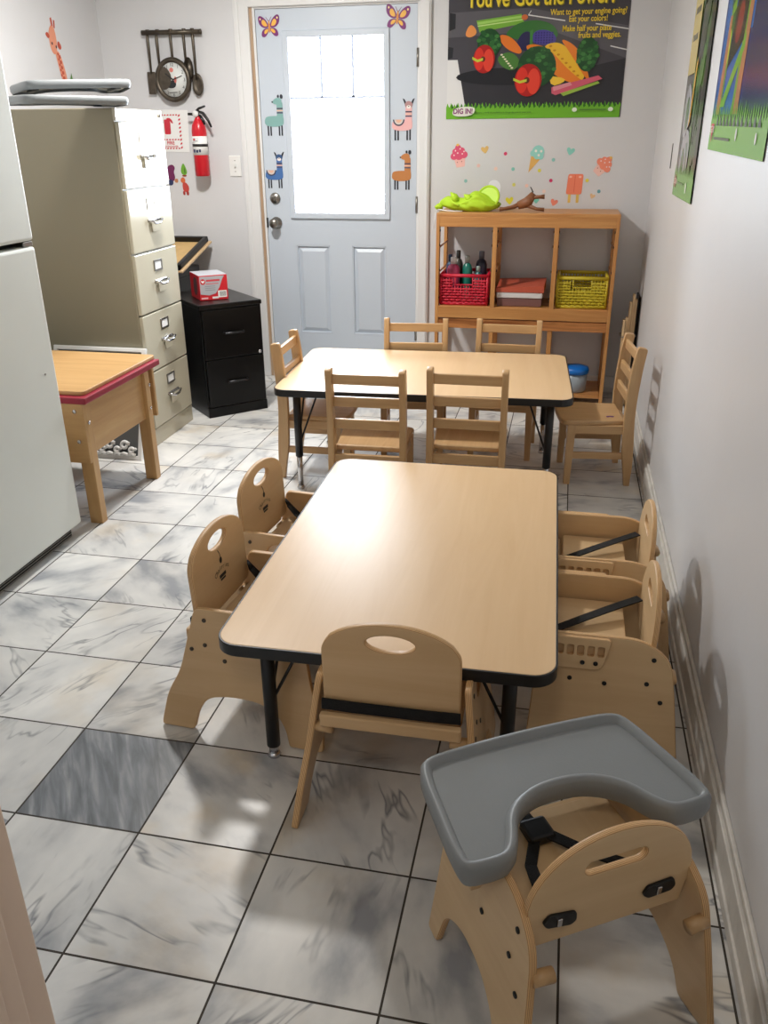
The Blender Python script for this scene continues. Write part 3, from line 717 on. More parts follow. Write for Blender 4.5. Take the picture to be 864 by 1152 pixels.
def draw_swing(w, h):
    lay((46, 52, 120), quad(0, 0, w, h)); lay((54, 112, 186), quad(.02, .1, w * .5, h)); lay((36, 40, 96), quad(w * .55, 0, w, h))
    lay((52, 110, 190), quad(w * .42, .3, w * .55, h))
    for z in (.42, .54, .66, .78):
        lay((176, 60, 72), [(w * .45, z), (w, z + .03), (w, z + .09), (w * .45, z + .06)])
    for x0, x1 in ((.09, .17), (.36, .44)): lay((130, 176, 70), [(x0 - .02, .1), (x0 + .05, .1), (x1 + .05, h), (x1 - .02, h)])
    for z in (.30, .38): lay((70, 120, 50), [(.10, z), (.46, z + .10), (.46, z + .15), (.10, z + .05)])
    lay((40, 44, 44), [(.16, .22), (.38, .28), (.40, .44), (.20, .40)]); lay((150, 50, 48), smooth_loop([(.22, .28), (.32, .28), (.34, .38), (.24, .38)], 2)); lay((226, 206, 80), ell(.13, .28, .03, .05, 12))
    for pts in ([(.06, .1), (.13, .1), (.14, .36), (.10, .36)], [(.38, .1), (.45, .1), (.47, .44), (.42, .44)]): lay((196, 136, 96), pts)
    lay((130, 190, 70), [(.12, .12), (.20, .12), (.42, .26), (.42, .30)]); lay((120, 52, 44), ell(.26, .56, .05, .06, 14))
    lay((120, 186, 70), quad(0, 0, w, .085))
    n = 30
    for i in range(n): lay((120, 186, 70), [(i * w / n, .08), (i * w / n + .012, .115 + random.uniform(0, .02)), ((i + 1) * w / n, .08)])
    for i in range(12): lay((50, 80, 60), [(.12 + i * .06, .07), (.14 + i * .06, .10), (.16 + i * .06, .07)])
    lay((206, 60, 70), [(.03, .075), (.09, .075), (.06, .02)]); pb.text('DIG IN!', .028, .02, .05, .006, PF, cm((240, 236, 230), .3))
    lay((60, 84, 40), quad(.11, .032, .40, .039)); lay((226, 236, 220), ell(.5, .05, .012, .016, 12)); lay((236, 240, 230), ell(.78, .045, .010, .014, 12))
side_poster(1.825, .93, 1.36, 1.98, 'blue_poster', 'blue glossy poster with green frame and grass edge, nearer on right wall', draw_swing, radians(-1.0))

# ------------------------------------------------------------------ clock, extinguisher, sign, switch
ck = empty('wall_clock', (-1.15, YB, 1.72), 0, 'oval bronze kitchen clock framed by hanging utensils on the back wall', 'clock')
bz = M['bronze']
b = MB(); b.tube([(-.165, -.03, .236), (.18, -.03, .232)], .013, bz, 12); b.lathe([(0, 0), (.014, .004), (.014, .012), (0, .018)], (.18, -.03, .232), bz, axis='X')
for x in (-.13, -.07, .01, .09, .14): b.tube([(x, -.03, .236), (x, -.03, .25)], .012, bz, 8)
b.box(-.14, -.12, -.03, 0, .225, .245, bz); b.box(.14, .16, -.03, 0, .225, .245, bz)
b.build('hanging_bar', ck)
def handle(x, z0, z1, r=.008):
    return [(x, -.03, z1), (x, -.032, z1 - .02), (x, -.03, (z0 + z1) / 2), (x, -.03, z0)], [r * .8, r * 1.1, r, r * .7]
for kind, x, zl in (('spatula', -.133, .03), ('ladle', -.078, .05), ('fork', .006, .06), ('masher', .085, .08), ('spoon', .14, -.005)):
    b = MB(); p, r = handle(x, zl, .232); b.tube(p, r, bz, 10)
    if kind == 'spatula': b.box(x - .028, x + .022, -.03, -.022, -.075, .04, bz, .004)
    if kind == 'ladle': b.lathe([(.0, .0), (.03, .004), (.046, .018), (.05, .03)], (x + .02, -.012, .005), bz, axis='Y', sy=1.2)
    if kind == 'fork':
        for q in (-.012, 0, .012): b.tube([(x + q, -.02, .07), (x + q, -.02, -.1)], .004, bz, 6)
    if kind == 'masher':
        b.lathe([(.0, .0), (.024, .004), (.03, .016), (.0, .022)], (x + .012, -.012, .05), bz, axis='Y', sy=2.0)
    if kind == 'spoon': b.lathe([(.0, .0), (.024, .003), (.034, .014), (.03, .02), (.02, .012), (0, .010)], (x + .004, -.012, -.03), bz, axis='Y', sy=1.7)
    o = b.build('utensil', ck)
tl = Matrix.Rotation(radians(4), 4, 'Y')
b = MB(); ring = []
b.tube([(.0 + .096 * cos(t), -.036, -.004 + .102 * sin(t)) for t in [2 * pi * i / 40 for i in range(41)]], .014, bz, 10, caps=False)
b.lathe([(0, 0), (.098, 0), (.102, .02), (.095, .034)], (0, -.002, -.004), bz, 40, 'Y', 1.0, 1.06)
b.build('clock_rim', ck)
b = MB(); b.lathe([(0, 0), (.088, 0), (.088, .004), (0, .0045)], (0, -.034, -.004), M['clockface'], 36, 'Y', 1.0, 1.07)
CF = T3((0, -.0392, -.004), (1, 0, 0), (0, 0, 1), (0, -1, 0)); ink = cm((60, 62, 64))
for i in range(12):
    a = radians(90 - 30 * (i + 1)); b.text(str(i + 1), .024, .071 * cos(a), .077 * sin(a) - .008, .0006, CF, ink, align='CENTER')
b.poly(smooth_loop([(-.05, .0), (-.05, -.03), (-.02, -.045), (.012, -.04), (.02, -.015), (.005, .0), (-.02, -.008)], 2), .0004, CF, cm((30, 34, 38)))   # hen
b.poly(smooth_loop([(.005, -.01), (.012, .02), (.024, .012), (.02, -.02)], 1), .0005, CF, cm((190, 100, 90))); b.poly(ell(-.004, .05, .012, .012, 10), .0004, CF, cm((210, 120, 110)))
b.poly([(-.03, -.068), (.02, -.066), (.02, -.063), (-.03, -.064)], .0004, CF, ink)
b.build('clock_dial', ck)
b = MB(); b.plate([[(-.003, -.004), (.058, .018), (.06, .022), (-.004, .003)]], .001, CF @ Matrix.Translation((0, 0, .003)), M['black']); b.plate([[(.003, -.003), (-.043, .03), (-.041, .036), (.004, .004)]], .001, CF @ Matrix.Translation((0, 0, .0045)), M['black']); b.build('clock_hands', ck)

fx = empty('fire_extinguisher', (-1.005, YB - .07, 1.205), 0, 'red fire extinguisher with white label hanging on the back wall', 'fire extinguisher')
b = MB(); b.lathe([(0, 0), (.038, 0), (.0425, .006), (.0425, .245), (.038, .272), (.024, .298), (.016, .312), (.016, .318), (0, .318)], (0, 0, 0), M['red'], 28); b.build('cylinder', fx)
b = MB(); b.lathe([(.0428, .115), (.0432, .115), (.0432, .215), (.0428, .215)], (0, 0, 0), M['paper'], 28)
LF = T3((0, -.0434, 0), (1, 0, 0), (0, 0, 1), (0, -1, 0))
b.box(-.03, .01, -.0445, -.0425, .185, .208, cm((226, 226, 226))); b.poly(quad(-.026, .128, -.014, .146), .001, LF, cm((60, 66, 96))); b.poly(quad(-.010, .128, .004, .143), .001, LF, cm((60, 66, 96))); b.poly(quad(.008, .130, .020, .145), .001, LF, cm((60, 66, 96))); b.poly(ell(-.016, .198, .007, .006, 10), .0014, LF, cm((190, 60, 60))); b.poly(quad(-.024, .188, .004, .191), .0014, LF, cm((120, 120, 130)))
b.build('label', fx)
b = MB(); b.lathe([(.0428, .160), (.0446, .160), (.0446, .174), (.0428, .174)], (0, 0, 0), M['black'], 28); b.box(-.02, .02, .04, .07, .150, .185, M['black']); b.build('strap_bracket', fx)
b = MB(); b.cyl((0, 0, .315), (0, 0, .345), .012, M['chrome']); b.cyl((-.005, 0, .330), (-.058, 0, .332), .007, M['black'], 10); b.build('valve', fx)
b = MB(); b.lathe([(0, 0), (.017, 0), (.017, .008), (.0, .009)], (-.006, -.012, .332), M['white'], 16, 'Y'); b.build('gauge', fx)
b = MB(); b.tube([(-.01, 0, .345), (.01, 0, .36), (.05, 0, .372)], [.006, .007, .005], M['black'], 8); b.build('lever', fx)
b = MB(); b.tube([(.005, 0, .345), (.035, 0, .335), (.062, -.002, .30), (.08, -.004, .262)], [.007, .008, .008, .006], M['black'], 8); b.tube([(.01, 0, .325), (.03, 0, .30), (.036, .0, .275)], .009, M['black'], 8); b.build('carry_handle', fx)

b = MB(); SF = WB @ Matrix.Translation((0, 0, .001)); RD = cm((200, 44, 60))
b.plate([[(-1.275, 1.338), (-1.105, 1.334), (-1.095, 1.56), (-1.275, 1.566)]], .0012, SF, M['paper'])
for i in range(9):
    t = 1.352 + i * .0215; b.poly([(-1.158, t), (-1.146, t + .006), (-1.146, t + .016), (-1.158, t + .010)], .001, SF, RD)
for i in range(6):
    x = -1.265 + i * .018
    for z in (1.352, 1.40, 1.532): b.poly([(x, z), (x + .011, z), (x + .013, z + .007), (x + .002, z + .007)], .001, SF, RD)
b.poly(roundc([(-1.25, 1.432), (-1.212, 1.432), (-1.21, 1.50), (-1.22, 1.512), (-1.25, 1.512)], .008), .001, SF, RD)
b.poly(smooth_loop([(-1.24, 1.515), (-1.215, 1.522), (-1.198, 1.508), (-1.192, 1.488), (-1.202, 1.492), (-1.216, 1.508)], 1), .0011, SF, RD)
b.text('FIRE', .026, -1.243, 1.377, .001, SF, RD, bold=.0008); b.text('EXTINGUISHER', .014, -1.262, 1.361, .001, SF, RD, bold=.0003, sx=.92)
tagit(b.build('safety_sign'), 'white paper fire extinguisher sign with red dashes behind beige cabinet', 'sign')
sw = empty('light_switch', (-.824, YB, 1.258), 0, 'white light switch plate between extinguisher and door casing', 'light switch')
b = MB(); b.box(-.036, .036, -.006, 0, -.057, .057, M['white'], .003); b.build('wall_plate', sw)
b = MB(); b.box(-.005, .005, -.016, -.005, -.006, .014, M['white'], .002); b.build('toggle', sw)
for z in (-.03, .03): b = MB(); b.lathe([(0, 0), (.0035, 0), (.003, .0015), (0, .0016)], (0, -.0055, z), M['nickel'], 8, 'Y'); b.build('plate_screw', sw)

# ------------------------------------------------------------------ refrigerator
FX = -.62
fg = empty('refrigerator', (FX, .92, 0), 0, 'white two door refrigerator at the left edge of the room', 'refrigerator')
MB().box(-.90, -.065, -.455, .450, .03, 1.66, M['fridge'], .006).build('cabinet_body', fg)
MB().box(-.055, 0, -.46, .455, 1.095, 1.662, M['fridge'], .012, seg=3).build('freezer_door', fg)
MB().box(-.055, 0, -.46, .455, .052, 1.078, M['fridge'], .012, seg=3).build('fridge_door', fg)
MB().box(-.066, -.054, -.45, .445, .055, 1.655, M['dark']).build('door_gasket', fg)
b = MB(); b.box(-.10, -.035, -.45, .43, .0, .045, M['fridgegrey'], .004)
for z in (.01, .02, .03): b.box(-.036, -.032, -.44, .42, z, z + .004, M['dark'])
b.build('toe_grille', fg)
MB().box(-.05, -.006, .40, .452, 1.0785, 1.0945, M['nickel'], .003).build('hinge', fg)
MB().box(-.06, -.01, .385, .45, 1.662, 1.682, M['white'], .006).build('hinge_cap', fg)
b = MB(); b.lathe([(0, 0), (.005, 0), (.004, .002), (0, .0022)], (0, .385, .655), M['nickel'], 10, 'X'); b.build('door_plug', fg)

# ------------------------------------------------------------------ sensory table
stb = empty('sensory_table', (-.95, 1.78, 0), 0, 'wooden play table with dark red rim standing behind the refrigerator', 'table')
for lx in (-.33, .33):
    for ly in (-.285, .20):
        b = MB(); x0 = lx - .024 if lx > 0 else lx - .024
        b.box(lx - .032, lx + .022, ly - .016, ly + .024, 0, .50, M['tableZ'], .003)
        b.build('leg', stb)
b = MB(); b.box(-.37, .352, -.318, -.300, .262, .505, M['tableX'], .003); b.build('front_panel', stb)
b = MB(); b.box(-.37, .349, .262, .28, .275, .505, M['tableX'], .003); b.build('rear_panel', stb)
b = MB(); b.box(.318, .336, -.26, .19, .285, .505, M['tableY'], .003); b.build('side_panel', stb)
b = MB(); b.box(-.336, -.318, -.26, .19, .285, .505, M['tableY'], .003); b.build('side_panel', stb)
b = MB(); b.box(-.37, .372, -.325, .30, .500, .525, M['redband'], .004); b.build('rim_band', stb)
b = MB(); b.plate([rrect(-.36, .352, -.295, .306, .02)], .016, Matrix.Translation((0, 0, .5335)), M['tableX'], M['tableX'], .003); b.build('lid_board', stb)
for y, z in ((-.3195, .47), (-.3195, .35)):
    b = MB(); b.lathe([(0, 0), (.008, 0), (.007, .004), (0, .005)], (.318, y + .001, z), M['chrome'], 12, 'Y'); b.build('bolt', stb)
for y, z in ((-.29, .42), (.205, .33), (.215, .43)):
    b = MB(); b.lathe([(0, 0), (.007, 0), (.006, .003), (0, .004)], (.3535, y, z), M['chrome'], 12, 'X'); b.build('bolt', stb)
b = MB(); b.poly(smooth_loop([(-.31 + .12, -.02), (-.17, .0), (-.15, .04), (-.18, .05), (-.2, .02)], 1), .5418, Matrix.Identity(4), M['paper']); b.build('tape_scrap', stb)

# ornate white frame leaning on the filing cabinet
off_ = empty('ornate_frame', (-1.02, 2.17, 0), 0, 'white ornate picture frame leaning on the beige cabinet under play table', 'picture frame')
a_ = math.atan2(.165, .47); FM = T3((0, 0, .002), (1, 0, 0), (0, sin(a_), cos(a_)), (0, -cos(a_), sin(a_)))
b = MB(); b.plate([rrect(-.24, .24, 0, .53, .004), rrect(-.22, .22, .02, .51, .003)], .022, FM @ Matrix.Translation((0, 0, -.011)), M['white'], None, .003); b.build('frame_molding', off_)
b = MB(); b.plate([rrect(-.222, .222, .018, .512, .002)], .006, FM @ Matrix.Translation((0, 0, -.016)), plain('dark_mirror', (96, 98, 98), .35)); b.build('backing_panel', off_)
b = MB()
for i in range(11):
    x = -.19 + i * .038; r = .020 if i % 2 else .014; y0 = .030 + r + (.018 if i % 2 else 0)
    b.tube([FM @ Vector((x + r * cos(t) * (1 - t / 14), y0 + r * sin(t) * (1 - t / 14), .004)) for t in [.5 * k for k in range(15)]], [.008] * 12 + [.006, .005, .004], M['white'], 7)
    b.tube([FM @ Vector(p) for p in ((x - .018, .024, .002), (x, .030, .004), (x + .020, .024, .002))], .008, M['white'], 7)
    b.lathe([(0, -.009), (.010, 0), (0, .009)], FM @ Vector((x + .019, y0 + r * .6, .004)), M['white'], 8)
b.build('scroll_ornament', off_)

# ------------------------------------------------------------------ beige filing cabinet (front faces +X)
fc = empty('filing_cabinet', (-.80, 2.60, 0), 0, 'tall beige five drawer metal filing cabinet by the left wall', 'filing cabinet')
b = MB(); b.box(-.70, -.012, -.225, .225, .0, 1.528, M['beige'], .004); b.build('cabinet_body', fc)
b = MB(); b.box(-.013, .0, -.225, .225, 0, .085, M['beigelt'], .002); b.build('base_rail', fc)
b = MB(); b.box(-.013, .0, -.225, .225, 1.478, 1.528, M['beigelt'], .002); b.build('top_rail', fc)
for i in range(5):
    z0 = .09 + i * .278; z1 = z0 + .272
    b = MB(); b.box(-.013, .006, -.218, .218, z0, z1, M['beigelt'], .004); d = b.build('drawer', fc)
    b = MB(); zc = z0 + .12
    b.tube([(.006, -.045, zc + .01), (.026, -.045, zc + .012), (.030, -.02, zc), (.030, .03, zc), (.026, .062, zc + .012), (.006, .062, zc + .012)], .006, M['chrome'], 8)
    b.box(.004, .012, -.05, .07, zc + .006, zc + .02, M['chrome'], .002)
    b.box(.012, .016, -.028, .045, zc - .04, zc + .004, M['beigelt'], .0015); b.build('pull_handle', d)
    b = MB(); b.plate([rrect(-.042, .042, -.026, .026, .003), rrect(-.034, .034, -.018, .018, .002)], .004, T3((.008, .0, z0 + .205), (0, 1, 0), (0, 0, 1), (1, 0, 0)), M['nickel']); b.box(.005, .0075, -.033, .033, z0 + .188, z0 + .222, M['paper']); b.build('label_holder', d)
b = MB(); b.lathe([(0, 0), (.009, 0), (.009, .008), (0, .009)], (.0, .195, 1.505), M['chrome'], 14, 'X'); b.build('lock', fc)

# ------------------------------------------------------------------ high chair tray shape
def tray_outline(s=1.0, inset=0.0):
    """local: x = forward, y = left; belly cut at the rear"""
    H = [(.402, .0), (.398, .13), (.392, .19), (.368, .214), (.25, .226), (.165, .234), (.136, .226), (.132, .18), (.136, .145), (.165, .122), (.215, .10), (.246, .055), (.254, .0)]
    P = H + [(x, -y) for x, y in H[-2:0:-1]]
    P = smooth_loop(P, 2)
    if inset:
        q = []
        for i in range(len(P)):
            a, b_ = Vector(P[i - 1]), Vector(P[(i + 1) % len(P)]); d = (b_ - a).normalized(); q.append((P[i][0] - d.y * inset, P[i][1] + d.x * inset))
        P = q
    return [(x * s, y * s) for x, y in P]
def tray_mesh(b, m, z0=0.0):
    """moulded tray: raised rim around a sunken floor, hollow below. origin at local z0 = underside of rim"""
    outl = [(0.0, .0), (0.0, .026), (.006, .034), (.012, .034), (.020, .024)]
    rings = []
    for ins, z in [(.006, -.012), (.0, .004), (.0, .026), (.005, .034), (.013, .034), (.021, .022)]:
        rings.append([(x, y, z0 + z) for x, y in tray_outline(1.0, ins)])
    vr = [[b.bm.verts.new(p) for p in r] for r in rings]; fs = []
    n = len(vr[0])
    for a, c in zip(vr, vr[1:]):
        for j in range(n):
            f = b.bm.faces.new((a[j], a[(j + 1) % n], c[(j + 1) % n], c[j])); f.smooth = True; fs.append(f)
    b._new(fs, m)
    # sunken floor and underside
    fl = tray_outline(1.0, .021)
    b.plate([fl], .006, Matrix.Translation((0, 0, z0 + .0195)), m)
    b.plate([tray_outline(1.0, .010)], .004, Matrix.Translation((0, 0, z0 + .004)), m)
    return b

for nm, loc, rot, lab in (('lower', (-1.155, 2.26, 1.541), (0, 0, radians(-42)), 'lower of two grey high chair trays on the beige filing cabinet'),
                          ('upper', (-1.16, 2.34, 1.582), (radians(2.0), radians(-2.5), radians(-46)), 'upper grey high chair tray tilted on top of another tray')):
    t = empty('high_chair_tray', loc, 0, lab, 'tray', 'loose grey trays on the filing cabinet'); t.rotation_euler = rot; t.scale = (1, 1, .7)
    b = MB(); tray_mesh(b, M['traygrey']); o = b.build('tray_shell', t); o.location = (-.05, .13, 0)
    b = MB()
    for sx in (-1, 1): b.box(.2, .33, sx * .165 - .012, sx * .165 + .012, -.012, .004, M['traydark'], .003)
    o = b.build('rail_clips', t); o.location = (-.05, .13, 0)

# ------------------------------------------------------------------ black filing cabinet (turned 45 degrees), box, frame, crate
TB = math.atan2(.246, .249)
bc = empty('black_filing_cabinet', (-.713, 2.851, 0), TB, 'black two drawer filing cabinet turned to face the room', 'filing cabinet')
bk = M['blackmetal']; W_ = .352
b = MB(); b.box(0, W_, .012, .50, .0, .59, bk, .004); b.box(0.0, W_, .004, .014, 0, .055, bk, .002); b.build('cabinet_body', bc)
b = MB(); b.box(-.003, W_ + .003, .0, .503, .588, .612, bk, .005); b.build('cabinet_top', bc)
for z0, z1 in ((.06, .318), (.323, .582)):
    b = MB(); b.box(.008, W_ - .008, -.004, .014, z0, z1, bk, .004); d = b.build('drawer', bc)
    b = MB(); zc = (z0 + z1) / 2 + .005; b.tube([(.12, -.004, zc), (.125, -.022, zc), (.23, -.022, zc), (.235, -.004, zc)], .006, plain('dark_pull_metal', (60, 60, 62), .3, .8), 8); b.build('pull_handle', d)
b = MB(); b.lathe([(0, 0), (.009, 0), (.009, .006), (0, .007)], (W_ - .03, -.003, .335), M['chrome'], 12, 'Y'); b.build('lock', bc)

bx = empty('supply_box', (-.762, 2.985, .6125), radians(38), 'red and grey cardboard supply box on the black filing cabinet', 'box')
b = MB(); b.box(0, .154, 0, .19, 0, .13, M['redbox'], .002); b.box(.0005, .1535, .001, .189, .129, .1308, M['greybox'])
b.build('carton', bx)
BF = T3((0, -.0008, 0), (1, 0, 0), (0, 0, 1), (0, -1, 0)); b = MB()
b.poly([(.003, .125), (.138, .125), (.125, .105), (.108, .065), (.085, .034), (.05, .026), (.003, .034)], 0, BF, M['greybox'])
b.poly(ell(.020, .098, .014, .015, 16), .0003, BF, M['redbox']); b.poly(smooth_loop([(.02, .088), (.01, .1), (.014, .106), (.02, .101), (.026, .106), (.03, .1)], 1), .0005, BF, M['paper'])
b.poly(quad(.038, .098, .112, .108), .0003, BF, cm((206, 70, 80))); b.poly(quad(.036, .084, .105, .088), .0003, BF, cm((206, 90, 98)))
for q in (.072, .062, .052): b.poly(quad(.03, q, .085, q + .003), .0003, BF, cm((140, 142, 150)))
b.poly(quad(.098, .012, .146, .048), .0004, BF, M['paper']); b.poly(quad(.066, .008, .1, .018), .0004, BF, M['paper'])
for i in range(7): b.poly(quad(.108 + i * .005, .018, .1105 + i * .005, .043), .0006, BF, M['black'])
b.poly(quad(.006, .008, .042, .016), .0003, BF, cm((236, 190, 190)))
LS = T3((-.0008, 0, 0), (0, -1, 0), (0, 0, 1), (-1, 0, 0)); b.poly(smooth_loop([(-.12, .02), (-.05, .02), (-.04, .1), (-.06, .115), (-.12, .11)], 2), 0, LS, cm((90, 60, 64)))
b.build('printed_front', bx)

cr = empty('black_crate', (-1.25, 3.52, 0), 0, 'tall black bin standing behind the black filing cabinet', 'bin')
b = MB(); b.box(-.20, .16, -.2, .2, 0, .66, M['black'], .01); b.build('bin_body', cr)
b = MB(); b.box(-.21, .17, -.21, .21, .66, .70, M['black'], .008); b.build('bin_lid', cr)
a2 = math.atan2(.115, .44)
fl = empty('shallow_tray', (-1.225, 3.31, .706), 0, 'black edged shallow wooden tray tilted against the back wall', 'tray')
FT = T3((0, 0, 0), (1, 0, 0), (0, cos(a2), sin(a2)), (0, -sin(a2), cos(a2)))
b = MB(); b.box(-.23, .225, 0, .47, 0, .012, M['paleX'], .002, FT); b.build('wooden_base', fl)
b = MB()
for q in ((-.225, .21, 0.005, .03), (-.225, .21, .435, .46), (-.225, -.20, .005, .46), (.185, .21, .005, .46)): b.box(q[0], q[1], q[2], q[3], .012, .045, M['black'], .005, FT)
b.build('black_rim', fl)
b = MB(); b.box(-.2, .185, .03, .435, .012, .015, M['card'], 0, FT); b.build('card_insert', fl)

# ------------------------------------------------------------------ pine shelving unit
sh = empty('shelving_unit', (.4375, 3.43, 0), 0, 'pine shelving unit with three compartments against the back wall', 'shelf')
SW, SD = .957, .355
for x in (0, SW - .018):
    b = MB()
    for y0, y1 in ((0, .045), (SD - .045, SD)): b.box(x, x + .018, y0, y1, 0, 1.02, M['pineZ'], .002)
    b.box(x + .002, x + .016, .045, SD - .045, .965, 1.015, M['pineY']); b.box(x + .002, x + .016, .045, SD - .045, .41, .46, M['pineY'])
    b.box(x + .002, x + .016, .045, SD - .045, .05, .09, M['pineY'])
    for z in (.60, .73, .86): b.box(x + (.016 if x == 0 else -.004), x + (.022 if x == 0 else .002), .02, SD - .02, z - .004, z + .004, M['pinedk'])
    b.build('side_frame', sh)
b = MB(); b.box(0, SW, 0, SD, 1.016, 1.036, M['pineX'], .003); b.build('top_board', sh)
b = MB(); b.box(.018, SW - .018, 0.0, .018, .965, 1.017, M['pineX'], .002); b.build('top_rail', sh)
b = MB(); b.box(.018, SW - .018, .004, SD, .528, .546, M['pineX'], .002); b.build('middle_shelf', sh)
b = MB(); b.box(.018, SW - .018, 0.0, .018, .482, .545, M['pineX'], .002); b.build('shelf_rail', sh)
b = MB(); b.box(.018, SW - .018, 0.006, .026, .425, .478, M['pinedk'], .002); b.build('lower_rail', sh)
for x in (.305, .627):
    b = MB()
    b.box(x, x + .024, 0, .03, .545, .966, M['pineZ'], .002); b.box(x, x + .024, SD - .03, SD, .545, .966, M['pineZ'], .002)
    for z in (.60, .73, .86): b.box(x + .002, x + .022, .03, SD - .03, z - .008, z + .008, M['pineY'])
    b.build('divider', sh)
    b = MB(); b.box(x, x + .024, 0.012, .036, 0, .426, M['pineZ'], .002); b.build('lower_post', sh)
    b = MB(); b.box(x, x + .024, SD - .03, SD, 0, .426, M['pineZ'], .002); b.build('lower_post', sh)
for x in (.018, .300, .329, .622, .651, .934):
    for z in (.59, .74, .87, .945): b = MB(); b.lathe([(0, 0), (.007, 0), (.006, .004), (0, .005)], (x, .012, z), M['dark'], 8, 'X'); b.build('shelf_pin', sh)
b = MB(); b.box(.018, SW - .018, .02, SD, .05, .066, M['pineX'], .002); b.build('bottom_shelf', sh)

# baskets
def basket(name, loc, m, label, w=.258, d=.24, h=.165):
    t = empty(name, loc, 0, label, 'basket')
    b = MB()
    b.box(-w / 2 + .01, w / 2 - .01, -d / 2 + .01, d / 2 - .01, .0, .006, m)
    # weave rows
    def peri(k, z, amp, lo=None):
        pts = []; nx, ny = 16, 14
        for i in range(nx): pts.append((-w / 2 + w * i / nx, -d / 2, 0, -1))
        for i in range(ny): pts.append((w / 2, -d / 2 + d * i / ny, 1, 0))
        for i in range(nx): pts.append((w / 2 - w * i / nx, d / 2, 0, 1))
        for i in range(ny): pts.append((-w / 2, d / 2 - d * i / ny, -1, 0))
        return [(x + nx_ * amp * (1 if (i + k) % 2 else -1), y + ny_ * amp * (1 if (i + k) % 2 else -1), z) for i, (x, y, nx_, ny_) in enumerate(pts)]
    rows = 9
    for k in range(rows):
        z = .012 + k * (h - .03) / rows; P = peri(k, z, .0045)
        if k >= rows - 3:
            P1 = [p for i, p in enumerate(P[:17]) if i <= 4]; P2 = P[11:] + [P[0]]
            b.tube(P1, .0058, m, 6); b.tube(P2, .0058, m, 6)
        else: b.tube(P + [P[0]], .0058, m, 6, caps=False)
    for (x0, y0, x1, y1, n) in ((-w / 2, -d / 2, w / 2, -d / 2, 16), (w / 2, -d / 2, w / 2, d / 2, 14), (w / 2, d / 2, -w / 2, d / 2, 16), (-w / 2, d / 2, -w / 2, -d / 2, 14)):
        for i in range(n):
            x, y = x0 + (x1 - x0) * i / n, y0 + (y1 - y0) * i / n
            top = h - .055 if (y0 == y1 == -d / 2 and 5 <= i <= 10) else h - .008
            b.tube([(x, y, .004), (x, y, top)], .003 if i else .007, m, 6)
    b.build('woven_sides', t)
    b = MB()
    for z, r in ((h - .006, .0095),):
        P = [(-w / 2, -d / 2, z), (w / 2, -d / 2, z), (w / 2, d / 2, z), (-w / 2, d / 2, z)]
        for i in range(4): b.tube([P[i], P[(i + 1) % 4]], r, m, 8)
    b.tube([(-w / 2, -d / 2, .006), (w / 2, -d / 2, .006), (w / 2, d / 2, .006), (-w / 2, d / 2, .006), (-w / 2, -d / 2, .006)], .007, m, 8)
    b.build('rim', t)
    b = MB(); z0 = h - .055
    b.tube([(-w * .19, -d / 2, h - .008), (-w * .19, -d / 2, z0), (w * .19, -d / 2, z0), (w * .19, -d / 2, h - .008)], .0055, m, 6); b.build('handle_opening', t)
    return t
basket('red_basket', (.592, 3.585, .5475), M['redbasket'], 'red woven basket holding bottles in left compartment of pine shelf')
basket('yellow_basket', (1.232, 3.585, .5475), M['yelbasket'], 'yellow woven basket in right compartment of pine shelf')
# bottles standing in the red basket
def bottle(x, y, h, r, body, cap, label):
    t = empty('squeeze_bottle', (x, y, .556), 0, label, 'bottle', 'bottles in the red basket')
    hb = h * .84
    b = MB(); b.lathe([(0, 0), (r * .95, 0), (r, .006), (r, hb * .86), (r * .8, hb * .95), (r * .42, hb), (r * .42, hb + .004), (0, hb + .004)], (0, 0, 0), cm(body, .3), 18); b.build('bottle_body', t)
    b = MB(); b.lathe([(0, hb + .002), (r * .48, hb + .002), (r * .50, h * .985), (r * .44, h), (0, h)], (0, 0, 0), cm(cap, .4), 14); b.build('cap', t)
bottle(.520, 3.565, .236, .037, (180, 60, 100), (226, 226, 226), 'pink bottle with white cap in the red basket')
bottle(.593, 3.60, .240, .028, (30, 120, 104), (170, 180, 176), 'teal green bottle with pale cap in the red basket')
bottle(.668, 3.64, .262, .032, (36, 40, 60), (96, 100, 112), 'dark navy bottle with grey cap in the red basket')
bottle(.660, 3.555, .190, .022, (40, 110, 110), (150, 170, 160), 'small teal bottle at front right of the red basket')
bottle(.535, 3.655, .262, .026, (70, 66, 60), (80, 80, 78), 'tall dim brown bottle at back of the red basket')
bottle(.493, 3.62, .244, .022, (16, 56, 92), (10, 40, 70), 'dark blue bottle at the left end of the red basket')
# stack in the middle compartment
b = MB(); b.box(.778, 1.022, 3.47, 3.70, .5468, .592, cm((120, 84, 80), .5), .004); tagit(b.build('brown_book'), 'brown book at the bottom of the stack on pine shelf', 'book')
b = MB(); b.box(.774, 1.024, 3.465, 3.70, .5926, .624, cm((216, 214, 214), .5), .005); tagit(b.build('white_folder'), 'white binder in the middle of the stack on pine shelf', 'binder')
b = MB(); b.quadprism([(.772, 3.462, .6246), (1.03, 3.462, .6246), (1.035, 3.70, .6246), (.775, 3.70, .6246)], [(.772, 3.462, .645), (1.03, 3.462, .662), (1.035, 3.70, .672), (.775, 3.70, .664)], cm((186, 84, 60), .5)); tagit(b.build('red_folder'), 'orange red folder on top of the stack on pine shelf', 'folder')

